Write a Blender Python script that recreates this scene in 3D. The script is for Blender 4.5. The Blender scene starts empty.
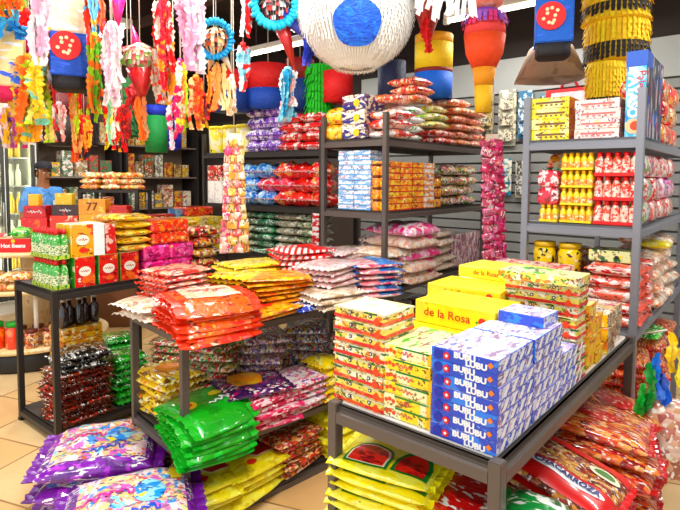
import bpy, bmesh, math, random
from mathutils import Vector, Matrix, noise
R = math.radians
rnd = random.Random(7)
SC = bpy.context.scene
COL = SC.collection

# ------------------------------------------------------------------ helpers
def hexc(h):
    h = h.lstrip('#')
    c = [int(h[i:i+2], 16)/255 for i in (0, 2, 4)]
    c = [x/12.92 if x <= .04045 else ((x+.055)/1.055)**2.4 for x in c]
    g = .3*c[0]+.55*c[1]+.15*c[2]
    return tuple(min(.93, max(.004, g+(x-g)*1.22)) for x in c)+(1,)

MATS = {}
class NT:
    def __init__(s, name):
        s.m = bpy.data.materials.new(name); s.m.use_nodes = True
        s.t = s.m.node_tree; s.b = s.t.nodes['Principled BSDF']
    def n(s, typ, **kw):
        nd = s.t.nodes.new('ShaderNode'+typ)
        for k, v in kw.items():
            if k in nd.inputs: nd.inputs[k].default_value = v
            else: setattr(nd, k, v)
        return nd
    def l(s, a, b): s.t.links.new(a, b)
    def coords(s, scale=(1, 1, 1), rand=True, off=0, gen=False, rot=(0, 0, 0)):
        tc = s.n('TexCoord'); mp = s.n('Mapping')
        mp.inputs['Scale'].default_value = scale
        mp.inputs['Rotation'].default_value = rot
        s.l(tc.outputs['Generated' if gen else 'Object'], mp.inputs['Vector'])
        if rand:
            oi = s.n('ObjectInfo'); mu = s.n('Math', operation='MULTIPLY'); mu.inputs[1].default_value = 37.0
            s.l(oi.outputs['Random'], mu.inputs[0])
            ad = s.n('VectorMath', operation='ADD')
            s.l(mp.outputs[0], ad.inputs[0]); s.l(mu.outputs[0], ad.inputs[1]); o = ad
        else: o = mp
        if off:
            a2 = s.n('VectorMath', operation='ADD'); a2.inputs[1].default_value = (off*3.1, off*1.7, off*2.3)
            s.l(o.outputs[0], a2.inputs[0]); o = a2
        return o.outputs[0]
    def mix(s, fac, a, b):
        mx = s.n('Mix', data_type='RGBA')
        if isinstance(fac, (int, float)): mx.inputs[0].default_value = fac
        else: s.l(fac, mx.inputs[0])
        for i, v in ((6, a), (7, b)):
            if isinstance(v, tuple): mx.inputs[i].default_value = v
            else: s.l(v, mx.inputs[i])
        return mx.outputs[2]
    def thr(s, val, t, soft=.02):
        mr = s.n('MapRange'); mr.inputs[1].default_value = t-soft; mr.inputs[2].default_value = t+soft
        s.l(val, mr.inputs[0]); return mr.outputs[0]
    def bump(s, val, strength, dist):
        bp = s.n('Bump'); bp.inputs['Strength'].default_value = strength; bp.inputs['Distance'].default_value = dist
        s.l(val, bp.inputs['Height']); s.l(bp.outputs[0], s.b.inputs['Normal']); return bp
    def fin(s, rough=.5, metal=0, coat=0):
        s.b.inputs['Roughness'].default_value = rough; s.b.inputs['Metallic'].default_value = metal
        s.b.inputs['Coat Weight'].default_value = coat; s.b.inputs['Coat Roughness'].default_value = .08
        return s.m

def plain(c, rough=.5, metal=0, coat=0, bump=0, bs=30, emit=0):
    key = ('p', c, rough, metal, coat, bump, bs, emit)
    if key in MATS: return MATS[key]
    T = NT('plain_'+c.strip('#')); T.b.inputs['Base Color'].default_value = hexc(c)
    if bump:
        nz = T.n('TexNoise', Scale=bs, Detail=3.0); T.l(T.coords(rand=False), nz.inputs['Vector'])
        T.bump(nz.outputs[0], bump, .01)
    if emit:
        T.b.inputs['Emission Color'].default_value = hexc(c); T.b.inputs['Emission Strength'].default_value = emit
    MATS[key] = T.fin(rough, metal, coat); return MATS[key]

def candy(pal, scale=40, stretch=(1, 1, 1), white=.25, coat=.9, rough=.35, bumps=.55, wcol='#f4efe6', rot=(0, 0, 0)):
    """small wrapped sweets or pieces showing through a clear bag"""
    key = ('c', tuple(pal), scale, stretch, white, coat, bumps, wcol, rot)
    if key in MATS: return MATS[key]
    T = NT('candy'); co = T.coords(stretch, rot=rot)
    scale *= 1.3; v = T.n('TexVoronoi', Scale=float(scale)); T.l(co, v.inputs['Vector'])
    sp = T.n('SeparateColor'); T.l(v.outputs['Color'], sp.inputs[0])
    rp = T.n('ValToRGB'); rp.color_ramp.interpolation = 'CONSTANT'
    els = rp.color_ramp.elements
    while len(els) < len(pal): els.new(.5)
    for i, c in enumerate(pal): els[i].position = i/len(pal); els[i].color = hexc(c)
    T.l(sp.outputs[0], rp.inputs[0]); col = rp.outputs[0]
    if white:
        nz = T.n('TexNoise', Scale=scale*1.3, Detail=1.0); T.l(co, nz.inputs['Vector'])
        col = T.mix(T.thr(nz.outputs[0], .5+.18*(1-white*1.6), .015), col, hexc(wcol))
    T.l(col, T.b.inputs['Base Color'])
    T.bump(v.outputs['Distance'], bumps, -.012)
    MATS[key] = T.fin(rough, 0, coat); return MATS[key]

def printed(base, layers=(), rough=.4, coat=.5, crinkle=.25, cs=22, rand=True, lines=None, fine=True):
    """printed film or card: base colour with hard-edged areas; layer = (hex, scale, threshold, stretch)"""
    key = ('i', base, tuple(layers), rough, coat, crinkle, cs, rand, lines, fine)
    if key in MATS: return MATS[key]
    T = NT('print_'+base.strip('#')); col = hexc(base)
    for i, (c, sc, th, st) in enumerate(layers):
        nz = T.n('TexNoise', Scale=float(sc)*1.75, Detail=2.0); T.l(T.coords(st, rand, i+1), nz.inputs['Vector'])
        col = T.mix(T.thr(nz.outputs[0], th), col, hexc(c))
    if fine and len(layers) >= 2 and crinkle:      # small lines of print
        sm = T.n('TexNoise', Scale=34.0, Detail=1.0); T.l(T.coords((1, 2.6, 3.2), rand, 7), sm.inputs['Vector'])
        mk = T.n('TexNoise', Scale=13.0, Detail=0.0); T.l(T.coords((1, 1.4, 1.6), rand, 9), mk.inputs['Vector'])
        mu = T.n('Math', operation='MULTIPLY'); T.l(T.thr(sm.outputs[0], .57, .015), mu.inputs[0]); T.l(T.thr(mk.outputs[0], .52, .02), mu.inputs[1])
        hb = hexc(base); lum = .3*hb[0]+.55*hb[1]+.15*hb[2]
        col = T.mix(mu.outputs[0], col, hexc('#fbf6ee') if lum < .22 else (hb[0]*.28, hb[1]*.16, hb[2]*.3, 1))
    if lines:   # (hex, axis scale vector, bands scale, duty)
        c, rot, sc, du = lines
        w = T.n('TexWave', Scale=float(sc)); w.bands_direction = 'X'
        T.l(T.coords((1, 1, 1), False, rot=rot), w.inputs['Vector'])
        col = T.mix(T.thr(w.outputs['Fac'], du, .05), col, hexc(c))
    if isinstance(col, tuple): T.b.inputs['Base Color'].default_value = col
    else: T.l(col, T.b.inputs['Base Color'])
    if crinkle:
        nz = T.n('TexNoise', Scale=float(cs), Detail=2.0); nz.inputs['Distortion'].default_value = .6
        T.l(T.coords((1, 1.6, 1)), nz.inputs['Vector']); T.bump(nz.outputs[0], crinkle, .02)
    MATS[key] = T.fin(rough, 0, coat); return MATS[key]

class MB:
    def __init__(s): s.v = []; s.f = []; s.mi = []; s.sm = []
    def add(s, vs, fs, mi=0, smooth=False):
        o = len(s.v); s.v += [tuple(x) for x in vs]
        for f in fs: s.f.append(tuple(i+o for i in f)); s.mi.append(mi); s.sm.append(smooth)
    def box(s, x0, y0, z0, x1, y1, z1, mi=0):
        s.add([(x0,y0,z0),(x1,y0,z0),(x1,y1,z0),(x0,y1,z0),(x0,y0,z1),(x1,y0,z1),(x1,y1,z1),(x0,y1,z1)],
              [(0,3,2,1),(4,5,6,7),(0,1,5,4),(1,2,6,5),(2,3,7,6),(3,0,4,7)], mi)
    def lathe(s, prof, n=20, mi=0, c=(0, 0), cap=True, smooth=True, sq=0):
        vs = []; fs = []
        for (z, r) in prof:
            for k in range(n):
                a = 2*math.pi*k/n; q = 1
                if sq: q = 1/max(abs(math.cos(a)), abs(math.sin(a)))**sq
                vs.append((c[0]+r*q*math.cos(a), c[1]+r*q*math.sin(a), z))
        for i in range(len(prof)-1):
            for k in range(n):
                k2 = (k+1) % n; fs.append((i*n+k, i*n+k2, (i+1)*n+k2, (i+1)*n+k))
        if cap: fs.append(tuple(range(n))[::-1]); fs.append(tuple((len(prof)-1)*n+k for k in range(n)))
        s.add(vs, fs, mi, smooth)
    def tube(s, p0, p1, r0, r1=None, n=10, mi=0):
        r1 = r0 if r1 is None else r1
        p0 = Vector(p0); p1 = Vector(p1); d = (p1-p0).normalized()
        u = d.orthogonal().normalized(); w = d.cross(u); vs = []
        for p, r in ((p0, r0), (p1, r1)):
            for k in range(n):
                a = 2*math.pi*k/n; vs.append(p+u*r*math.cos(a)+w*r*math.sin(a))
        fs = [(k, (k+1) % n, n+(k+1) % n, n+k) for k in range(n)]+[tuple(range(n))[::-1], tuple(range(n, 2*n))]
        s.add(vs, fs, mi, True)
    def mesh(s, name, mats, bevel=0, seg=2):
        m = bpy.data.meshes.new(name); m.from_pydata(s.v, [], s.f)
        for x in (mats if isinstance(mats, (list, tuple)) else [mats]): m.materials.append(x)
        m.polygons.foreach_set('material_index', s.mi); m.polygons.foreach_set('use_smooth', s.sm); m.update()
        if bevel:
            bm = bmesh.new(); bm.from_mesh(m)
            bmesh.ops.bevel(bm, geom=list(bm.edges), offset=bevel, segments=seg, affect='EDGES', clamp_overlap=True)
            bm.to_mesh(m); bm.free()
        return m

def obj(name, mesh, parent=None, loc=(0, 0, 0), rot=(0, 0, 0), label=None, kind=None):
    o = bpy.data.objects.new(name, mesh); COL.objects.link(o)
    if parent is not None: o.parent = parent
    if isinstance(rot, Matrix): o.matrix_local = Matrix.Translation(loc) @ rot.to_4x4()
    else: o.location = loc; o.rotation_euler = rot
    if label: o['label'] = label
    if kind: o['kind'] = kind
    return o
SEEN = {}
def tag(o, label, cat, group=None):
    nw = len(label.split())
    import re
    nw = len(re.findall(r'\w+', label))
    if not 4 <= nw <= 16: print('LABELLEN', nw, label)
    if label in SEEN: print('DUPLABEL', label)
    SEEN[label] = 1
    o['label'] = label; o['category'] = cat
    if group: o['group'] = group
def kid(name, mesh, loc=(0, 0, 0), rot=(0, 0, 0), label=None, kids=()): return dict(name=name, mesh=mesh, loc=loc, rot=rot, label=label, kids=kids)
def kind(name, cat, mesh, kids=()): return dict(name=name, cat=cat, mesh=mesh, kids=kids)
def spawn(K, loc, rot, label, group=None, kids=True):
    o = obj(K['name'], K['mesh'], None, loc, rot if isinstance(rot, (tuple, Matrix)) else (0, 0, rot))
    tag(o, label, K['cat'], group)
    if kids:
        def rec(ks, p):
            for k in ks: rec(k['kids'], obj(k['name'], k['mesh'], p, k['loc'], k['rot'], k['label']))
        rec(K['kids'], o)
    return o
def struct(name, mesh, **kw): return obj(name, mesh, kind='structure', **kw)

class Fix:
    def __init__(s, x, y, yaw): s.o = Vector((x, y)); s.yaw = yaw; s.a = Vector((math.cos(yaw), math.sin(yaw))); s.b = Vector((-s.a.y, s.a.x))
    def w(s, t0, t1, z): p = s.o+s.a*t0+s.b*t1; return (p.x, p.y, z)
F = Fix(.3833, 1.2079, .8617); M = Fix(-.6786, 2.2489, .7491); L = Fix(-1.675, 3.0558, .8978)
C = Fix(.297, 3.4402, .8886); RK = Fix(1.4089, 2.4762, .8835); B = Fix(-.1534, 4.4612, .95)
ROOM = Fix(0, 0, .875); K2 = Fix(-1.474, 4.43, .898)

ORD = ['second', 'third', 'fourth', 'fifth', 'sixth', 'seventh', 'eighth', 'ninth', 'tenth', 'eleventh', 'twelfth', 'thirteenth', 'fourteenth', 'fifteenth', 'sixteenth']
def from_top(i, n):
    k = n-1-i
    return 'topmost' if k == 0 else ('bottom one' if i == 0 else ORD[k-1]+' from top')
def from_left(i, n):
    return 'leftmost' if i == 0 else ('rightmost' if i == n-1 else ORD[i-1]+' from left')

def stack(Ks, fx, s, t, z, n, dz, desc, where, group, rot=0, jr=3, jx=.006, fan=0, ds=0, dt=0, lift=0, tiltx=0, tilty=0, kids=True):
    """a pile of one kind of packet, each one an object"""
    Ks = Ks if isinstance(Ks, list) else [Ks]; out = []
    for i in range(n):
        K = Ks[i % len(Ks)]
        r = fx.yaw+R(rot+rnd.uniform(-jr, jr)+fan*i)
        loc = fx.w(s+rnd.uniform(-jx, jx)+ds*i, t+rnd.uniform(-jx, jx)+dt*i, z+dz*i)
        e = Matrix.Rotation(r, 3, 'Z') @ Matrix.Rotation(R(tiltx), 3, 'X') @ Matrix.Rotation(R(tilty), 3, 'Y')
        lab = '%s, %s %s' % (desc, from_top(i, n), where) if n > 1 else '%s %s' % (desc, where)
        out.append(spawn(K, loc, e, lab, group if n > 1 else group, kids))
    return out

# ---- text
TX = {}
UNREAD = {'~~~0', '~~~~1', '~~~2', '~~~3', '~~~4', '~~~~5', '~~~~6', '~~~7'}
def scrawl(n, size, mat, ext):
    """print too small to read in the photo: a row of pen loops"""
    r = random.Random(n*31+int(size*1e4)); W = .56*size*n; pts = []
    for i in range(n*6+1):
        t = i/(n*6); hh = size*(.22+.14*math.sin(i//6*2.1+n))
        pts.append((-W/2+W*t+size*.07*math.sin(i*2.2), hh*math.sin(i*1.05+r.uniform(-.2, .2))))
    mb = MB(); w = size*.055
    for (x0, y0), (x1, y1) in zip(pts, pts[1:]):
        d = Vector((x1-x0, y1-y0)); d = d.normalized() if d.length else Vector((1, 0)); q = Vector((-d.y, d.x))*w; e = d*w*.6
        c = [(x0-e.x-q.x, y0-e.y-q.y), (x1+e.x-q.x, y1+e.y-q.y), (x1+e.x+q.x, y1+e.y+q.y), (x0-e.x+q.x, y0-e.y+q.y)]
        mb.add([(x, y, -ext) for x, y in c]+[(x, y, ext) for x, y in c], [(4, 5, 6, 7), (0, 1, 5, 4), (1, 2, 6, 5), (2, 3, 7, 6), (3, 0, 4, 7)])
    return mb.mesh('lettering', mat)
def text_mesh(txt, size, mat, ext=.0008, sx=1, align='CENTER', bold=0):
    key = (txt, size, mat.name, sx, bold)
    if key in TX: return TX[key]
    if txt in UNREAD:
        TX[key] = scrawl(len(txt), size*sx, mat, ext); return TX[key]
    cu = bpy.data.curves.new('txt', 'FONT'); cu.body = txt; cu.size = size; cu.extrude = ext; cu.align_x = align; cu.align_y = 'CENTER'; cu.resolution_u = 3
    cu.offset = bold
    o = bpy.data.objects.new('txt', cu); COL.objects.link(o)
    dg = bpy.context.evaluated_depsgraph_get(); me = bpy.data.meshes.new_from_object(o.evaluated_get(dg))
    bpy.data.objects.remove(o); me.name = 'lettering'
    me.materials.clear(); me.materials.append(mat)
    if sx != 1:
        for v in me.vertices: v.co.x *= sx
    TX[key] = me; return me
def join_meshes(parts, name):
    """parts: (mesh, Matrix) -> one mesh, keeping materials"""
    mats = []; mb = MB()
    for me, mx in parts:
        base = []
        for m in me.materials:
            if m not in mats: mats.append(m)
            base.append(mats.index(m))
        o = len(mb.v); mb.v += [tuple(mx @ v.co) for v in me.vertices]
        for p in me.polygons:
            mb.f.append(tuple(i+o for i in p.vertices)); mb.mi.append(base[p.material_index]); mb.sm.append(p.use_smooth)
    return mb.mesh(name, mats)
FACE_MX = Matrix(((0, 0, -1), (-1, 0, 0), (0, 1, 0)))    # onto the -x face
FACE_MY = Matrix(((1, 0, 0), (0, 0, -1), (0, 1, 0)))     # onto the -y face
def on_face(x, y, z, F3): return Matrix.Translation((x, y, z)) @ F3.to_4x4()
def disc(r, n, mat, th=.0012, name='emblem', sy=1):
    mb = MB(); mb.lathe([(0, r), (th, r)], n, smooth=False); me = mb.mesh(name, mat)
    for v in me.vertices: v.co.y *= sy
    return me

# ---- bags
class Bag:
    def __init__(s, L_, W, H, seed=0, lump=.22, ls=14, flat=4, droop=None, seal=.02, sag=0, nx=18, ny=14):
        s.L, s.W, s.H, s.seed, s.lump, s.ls, s.flat, s.droop, s.sl, s.sag, s.nx, s.ny = L_, W, H, seed, lump, ls, flat, droop, seal, sag, nx, ny
        s.lx = L_/2-seal; s.ly = W/2; s.mid = H*.38
    def bend(s, x, y):
        z = -s.sag*((x/s.lx)**2+(y/s.ly)**2)*.5 if s.sag else 0
        if s.droop:
            ax, st, k = s.droop; q = (-y if ax == '-y' else y if ax == '+y' else -x if ax == '-x' else x)
            if q > st: z -= k*(q-st)**1.4
        return z
    def pr(s, x, y):
        u = min(1, abs(x)/s.lx); v = min(1, abs(y)/s.ly)
        return max(0, 1-u**s.flat)**.5*max(0, 1-v**s.flat)**.5
    def nz(s, x, y): return noise.noise(Vector((x*s.ls, y*s.ls, s.seed*7.3)))
    def top(s, x, y):
        p = s.pr(x, y); return s.mid+(s.H-s.mid)*p*(1-s.lump*.4+s.lump*s.nz(x, y)) + s.bend(x, y)
    def bot(s, x, y):
        p = min(1, s.pr(x, y)*1.15); return s.mid-s.mid*p + s.bend(x, y)
    def grid(s):
        gx = [s.lx*math.sin(math.pi/2*(2*i/s.nx-1)) for i in range(s.nx+1)]
        gy = [s.ly*math.sin(math.pi/2*(2*j/s.ny-1)) for j in range(s.ny+1)]
        return gx, gy
    def mesh(s, mat):
        gx, gy = s.grid(); mb = MB(); nx, ny = s.nx, s.ny; vs = []; fs = []
        wob = lambda x, y: (1-.05*abs(x/s.lx)**4)*(1+.03*noise.noise(Vector((x*9, s.seed, y))))
        for x in gx:
            for y in gy: vs.append((x, y*wob(x, y), s.top(x, y)))
        o = len(vs)
        for x in gx:
            for y in gy: vs.append((x, y*wob(x, y), s.bot(x, y)-(.0004)))
        w = ny+1
        for i in range(nx):
            for j in range(ny):
                a, b, c, d = i*w+j, (i+1)*w+j, (i+1)*w+j+1, i*w+j+1
                fs += [(a, b, c, d), (o+a, o+d, o+c, o+b)]
        for i in range(nx): fs += [(i*w, o+i*w, o+(i+1)*w, (i+1)*w), (i*w+ny, (i+1)*w+ny, o+(i+1)*w+ny, o+i*w+ny)]
        for j in range(ny): fs += [(j, j+1, o+j+1, o+j), (nx*w+j, o+nx*w+j, o+nx*w+j+1, nx*w+j+1)]
        mb.add(vs, fs, 0, True); return mb.mesh('bag', mat)
    def seal(s, sgn, mat):
        mb = MB(); n = 22; vs = []; fs = []
        for k in range(n+1):
            y = s.ly*.97*(2*k/n-1); zz = s.mid+s.bend(s.lx*sgn, y)
            rp = .0035*math.sin(k*1.9+s.seed)+.004*noise.noise(Vector((y*30, s.seed, sgn)))
            tip = s.sl*(1 if k % 2 else .82)
            for dx, dz in ((-.004, 0), (s.sl*.5, rp), (tip, rp*1.8)):
                for h in (-.0012, .0012): vs.append((sgn*(s.lx+dx), y, zz+dz+h))
        for k in range(n):
            for q in range(2):
                a = k*6+q*2; b = a+6
                fs += [(a, a+2, b+2, b), (a+1, b+1, b+3, a+3)]
            a = k*6+4; fs.append((a, a+1, a+7, a+6))
        mb.add(vs, fs, 0, False); return mb.mesh('end_seal', mat)
    def panel(s, x0, x1, y0, y1, mat, shape='rect', off=.002, n=10, name='printed_panel'):
        mb = MB(); vs = []; fs = []; cx, cy = (x0+x1)/2, (y0+y1)/2
        for i in range(n+1):
            for j in range(n+1):
                u = 2*i/n-1; v = 2*j/n-1
                if shape == 'round': u, v = u*math.sqrt(1-v*v/2), v*math.sqrt(1-u*u/2)
                if shape == 'hex': u = u*(1-.3*abs(v))
                if shape == 'slice':  # melon slice, round below
                    v = v if v > 0 else v*math.sqrt(max(0, 1-u*u))
                x = cx+u*(x1-x0)/2; y = cy+v*(y1-y0)/2
                vs.append((x, y, s.top(x, y)+off))
        w = n+1
        for i in range(n):
            for j in range(n): a = i*w+j; fs.append((a, a+w, a+w+1, a+1))
        mb.add(vs, fs, 0, True); return mb.mesh(name, mat)
    def text(s, txt, size, x, y, ang, mat, sx=1, bold=.0):
        me = text_mesh(txt, size, mat, .0005, sx, bold=bold).copy(); c, q = math.cos(ang), math.sin(ang)
        for v in me.vertices:
            X = x+c*v.co.x-q*v.co.y; Y = y+q*v.co.x+c*v.co.y
            v.co = (X, Y, s.top(X, Y)+.0085+v.co.z)
        return me
def bagK(L_, W, H, mat, seal_mat=None, seeds=(1, 2), panels=None, name='candy_bag', cat='bag', **kw):
    """two or three differently lumped variants of one packet"""
    out = []
    if name == 'candy_bag' and mat.name.startswith('candy'): name = 'clear_sweets_bag'
    for sd in seeds:
        b = Bag(L_, W, H, sd, **kw); ks = []
        if seal_mat: ks += [kid('end_seal', b.seal(1, seal_mat)), kid('end_seal', b.seal(-1, seal_mat))]
        if panels: ks += panels(b)
        out.append(kind(name, cat, b.mesh(mat), ks))
    return out

# ---- boxes
def boxK(d, w, h, front, side=None, top=None, kids=(), name='candy_box', cat='box', bevel=.0015):
    mb = MB(); side = side or front; top = top or side
    v = [(-d/2,-w/2,0),(d/2,-w/2,0),(d/2,w/2,0),(-d/2,w/2,0),(-d/2,-w/2,h),(d/2,-w/2,h),(d/2,w/2,h),(-d/2,w/2,h)]
    mb.add(v, [(0,3,2,1),(4,5,6,7)], 2); mb.add(v, [(0,1,5,4),(2,3,7,6)], 1); mb.add(v, [(1,2,6,5),(3,0,4,7)], 0)
    mb2 = MB(); mb2.v = v; mb2.f = [(0,3,2,1),(4,5,6,7),(0,1,5,4),(2,3,7,6),(1,2,6,5),(3,0,4,7)]; mb2.mi = [2,2,1,1,0,0]; mb2.sm = [False]*6
    return kind(name, cat, mb2.mesh('box', [front, side, top], bevel, 1), kids)

# ------------------------------------------------------------------ setting
def floor_mat():
    T = NT('tile'); co = T.coords((1, 1, 1), False, rot=(0, 0, .35))
    br = T.n('TexBrick'); br.offset = 0; br.inputs['Scale'].default_value = 1.0
    br.inputs['Brick Width'].default_value = .45; br.inputs['Row Height'].default_value = .45; br.inputs['Mortar Size'].default_value = .006
    br.inputs['Color1'].default_value = hexc('#e8cda4'); br.inputs['Color2'].default_value = hexc('#d9b484'); br.inputs['Mortar'].default_value = hexc('#8d6a48')
    T.l(co, br.inputs['Vector'])
    nz = T.n('TexNoise', Scale=5.0, Detail=5.0); T.l(co, nz.inputs['Vector'])
    c = T.mix(T.thr(nz.outputs[0], .55, .2), br.outputs[0], hexc('#d0a97c'))
    T.l(T.mix(.5, br.outputs[0], c), T.b.inputs['Base Color']); return T.fin(.25, 0, .2)
def poly_prism(pts, z0, z1, name, mat):
    mb = MB(); n = len(pts)
    mb.add([(x, y, z0) for x, y in pts]+[(x, y, z1) for x, y in pts],
           [tuple(range(n))[::-1], tuple(range(n, 2*n))]+[(k, (k+1) % n, n+(k+1) % n, n+k) for k in range(n)])
    return mb.mesh(name, mat)
AW, BW = 5.15, 7.6         # the two walls, along the room's own axes
def rw(a, b): p = ROOM.a*a+ROOM.b*b; return (p.x, p.y)
rect = [rw(-2.5, -4), rw(AW, -4), rw(AW, BW), rw(-2.5, BW)]
struct('floor', poly_prism(rect, -.1, 0, 'floor', floor_mat()))
struct('ceiling', poly_prism(rect, 3.5, 3.6, 'ceiling', printed('#1b1411', (('#2d211b', 1.2, .5, (1, 1, 1)),), .8, 0, 0, rand=False)))
struct('wall_right', poly_prism([rw(AW, -4), rw(AW+.12, -4), rw(AW+.12, 3.95), rw(AW, 3.95)], 0, 2.45, 'wall', plain('#55544f', .6)))
struct('wall_back', poly_prism([rw(AW, 3.95), rw(AW+.12, 3.95), rw(AW+.12, BW+.12), rw(AW, BW+.12)], 0, 2.45, 'wall', plain('#3a302a', .7)))
struct('wall_upper', poly_prism([rw(AW+.02, 3.95), rw(AW+.12, 3.95), rw(AW+.12, BW+.12), rw(AW+.02, BW+.12)], 2.45, 3.5, 'wall', plain('#251b17', .8)))
struct('trim_fascia', poly_prism([rw(AW+.02, -4), rw(AW+.12, -4), rw(AW+.12, 3.95), rw(AW+.02, 3.95)], 2.78, 3.5, 'wall', plain('#251b17', .8)))
struct('trim_band', poly_prism([rw(AW-.03, -4), rw(AW+.12, -4), rw(AW+.12, 3.95), rw(AW-.03, 3.95)], 2.45, 2.78, 'band', plain('#9b9d9a', .5)))
struct('wall_left', poly_prism([rw(-2.5, BW), rw(AW, BW), rw(AW, BW+.12), rw(-2.5, BW+.12)], 0, 3.5, 'wall', plain('#6b5d52', .7)))
# slatted panelling of the right wall
mb = MB()
for k in range(22):
    z = .3+k*.098
    mb.add([rw(AW-.025, -3.9)+(z,), rw(AW, -3.9)+(z,), rw(AW, 3.95)+(z,), rw(AW-.025, 3.95)+(z,), rw(AW-.02, -3.9)+(z+.072,), rw(AW, -3.9)+(z+.085,), rw(AW, 3.95)+(z+.085,), rw(AW-.02, 3.95)+(z+.072,)],
           [(0,3,2,1),(4,5,6,7),(0,1,5,4),(1,2,6,5),(2,3,7,6),(3,0,4,7)])
struct('trim_slats', mb.mesh('slats', plain('#7c7d7a', .5)))
# roof beams and pipes
def beam(a0, b0, a1, b1, z, w, h, mat):
    d = Vector((a1-a0, b1-b0)).normalized(); n = Vector((-d.y, d.x))*w/2
    return poly_prism([rw(a0+n.x, b0+n.y), rw(a0-n.x, b0-n.y), rw(a1-n.x, b1-n.y), rw(a1+n.x, b1+n.y)][::-1], z, z+h, 'beam', mat)
bm_ = plain('#3a2a24', .7)
for k, b in enumerate((-2.5, -.4, 1.7, 3.6, 5.4)): struct('trim_%d' % (k+1), beam(-2.4, b, AW, b, 3.3, .1, .2, bm_))
for k, a in enumerate((1.2, 3.1)): struct('trim_%d' % (k+8), beam(a, -3.8, a, BW, 3.22, .06, .08, plain('#4c3a33', .6)))

# ------------------------------------------------------------------ lamps
def tube_lamp(a, b, ln, z, label, along='b', power=42, w=.11):
    p = rw(a, b); yaw = ROOM.yaw+(math.pi/2 if along == 'b' else 0)
    o = obj('ceiling_light', None, loc=(p[0], p[1], z), rot=(0, 0, yaw)); tag(o, label, 'light', 'fluorescent ceiling lights')
    mb = MB(); mb.box(-ln/2, -w/2, .03, ln/2, w/2, .08); obj('housing', mb.mesh('housing', plain('#e8e4d8', .5), .004), o)
    mb = MB(); mb.tube((-ln/2+.03, 0, .012), (ln/2-.03, 0, .012), .017)
    obj('lamp_tube', mb.mesh('tube', plain('#fff8e6', .5, emit=9)), o)
    mb = MB()
    for sx in (-1, 1): mb.box(sx*ln/2-.02, -.022, -.012, sx*ln/2+.02, .022, .034)
    obj('end_cap', mb.mesh('cap', plain('#d8d4ca', .5)), o)
    mb = MB(); mb.tube((-ln*.3, 0, .08), (-ln*.3, 0, 3.5-z), .006); mb.tube((ln*.3, 0, .08), (ln*.3, 0, 3.5-z), .006)
    obj('hanger', mb.mesh('hanger', plain('#555050', .5)), o)
    li = bpy.data.lights.new('tube_light', 'AREA'); li.shape = 'RECTANGLE'; li.size = ln; li.size_y = .12; li.energy = power; li.color = (1, .98, .94)
    lo = bpy.data.objects.new('tube_light', li); COL.objects.link(lo); lo.parent = o; lo.location = (0, 0, -.012)
tube_lamp(3.95, 4.15, 1.2, 2.95, 'thick cream tube lamp slanting above the red and blue hanging packs')
tube_lamp(4.35, 1.75, 1.3, 3.0, 'thin white tube lamp behind the blue box piñata, upper right', power=40)
tube_lamp(2.7, 5.6, 1.3, 3.05, 'white tube lamp behind the star piñatas at upper left')
tube_lamp(3.9, -.6, 1.3, 3.1, 'white tube lamp over the right hand rack', power=55)
tube_lamp(1.6, 2.6, 1.3, 3.2, 'white tube lamp over the middle table', power=75)
tube_lamp(1.2, .6, 1.3, 3.2, 'white tube lamp over the front table', power=75)
tube_lamp(.8, 4.4, 1.3, 3.2, 'white tube lamp over the left hand table', power=75)
tube_lamp(-.9, 1.3, 1.3, 3.2, 'white tube lamp over the shop entrance', power=75)

# ------------------------------------------------------------------ shelving
def shelving(name, fx, ln, wd, ht, shelves, mat, label, cat, board_mat, ps=.034, liner=None):
    o = obj(name, None, loc=fx.w(0, 0, 0), rot=(0, 0, fx.yaw)); tag(o, label, cat, 'metal shelving and tables')
    for x in (0, ln-ps):
        for y in (0, wd-ps):
            mb = MB(); mb.box(x, y, .012, x+ps, y+ps, ht)
            p = obj('post', mb.mesh('post', mat, .002), o)
            mb = MB(); mb.box(x-.003, y-.003, 0, x+ps+.003, y+ps+.003, .014); obj('foot', mb.mesh('foot', plain('#1c1a1a', .6)), p)
    for z in shelves:
        mb = MB(); mb.box(.012, .012, z-.012, ln-.012, wd-.012, z)
        sb = obj('shelf', mb.mesh('shelf', board_mat), o)
        prof = [(.012, 0), (.012, -.02), (0, -.022), (0, -.052), (.016, -.052), (.016, -.002), (.02, 0)]
        for ax in range(4):
            mb = MB(); vs = []
            for e in (0, 1):
                for (d, dz) in prof:
                    if ax == 0: q = (ps if e == 0 else ln-ps, d, z+dz)
                    if ax == 1: q = (ps if e == 0 else ln-ps, wd-d, z+dz)
                    if ax == 2: q = (d, ps if e == 0 else wd-ps, z+dz)
                    if ax == 3: q = (ln-d, ps if e == 0 else wd-ps, z+dz)
                    vs.append(q)
            n = len(prof); fl = ax in (1, 2)
            fs = [(k, (k+1) % n, n+(k+1) % n, n+k) for k in range(n)]+[tuple(range(n))[::-1], tuple(range(n, 2*n))]
            mb.add(vs, fs); me = mb.mesh('beam', mat); bm = bmesh.new(); bm.from_mesh(me); bmesh.ops.recalc_face_normals(bm, faces=bm.faces); bm.to_mesh(me); bm.free()
            obj('edge_beam', me, sb)
    if liner:
        mb = MB(); mb.box(.03, .03, liner, ln-.02, wd-.03, liner+.004); obj('card_liner', mb.mesh('liner', plain('#e9e2dc', .6)), o, label='white card liner')
    return o
dark = plain('#4f4642', .42, .35); grey = plain('#8a8b92', .38, .3); mid = plain('#625a55', .4, .35); blk = plain('#37322f', .42, .3)
bd = plain('#3f3936', .6); bdg = plain('#77777a', .55)
shelving('metal_table', F, 1.374, .55, .9265, (.92, .40), mid, 'dark grey metal table in front carrying the blue and yellow boxes', 'table', bd, liner=.92)
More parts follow.
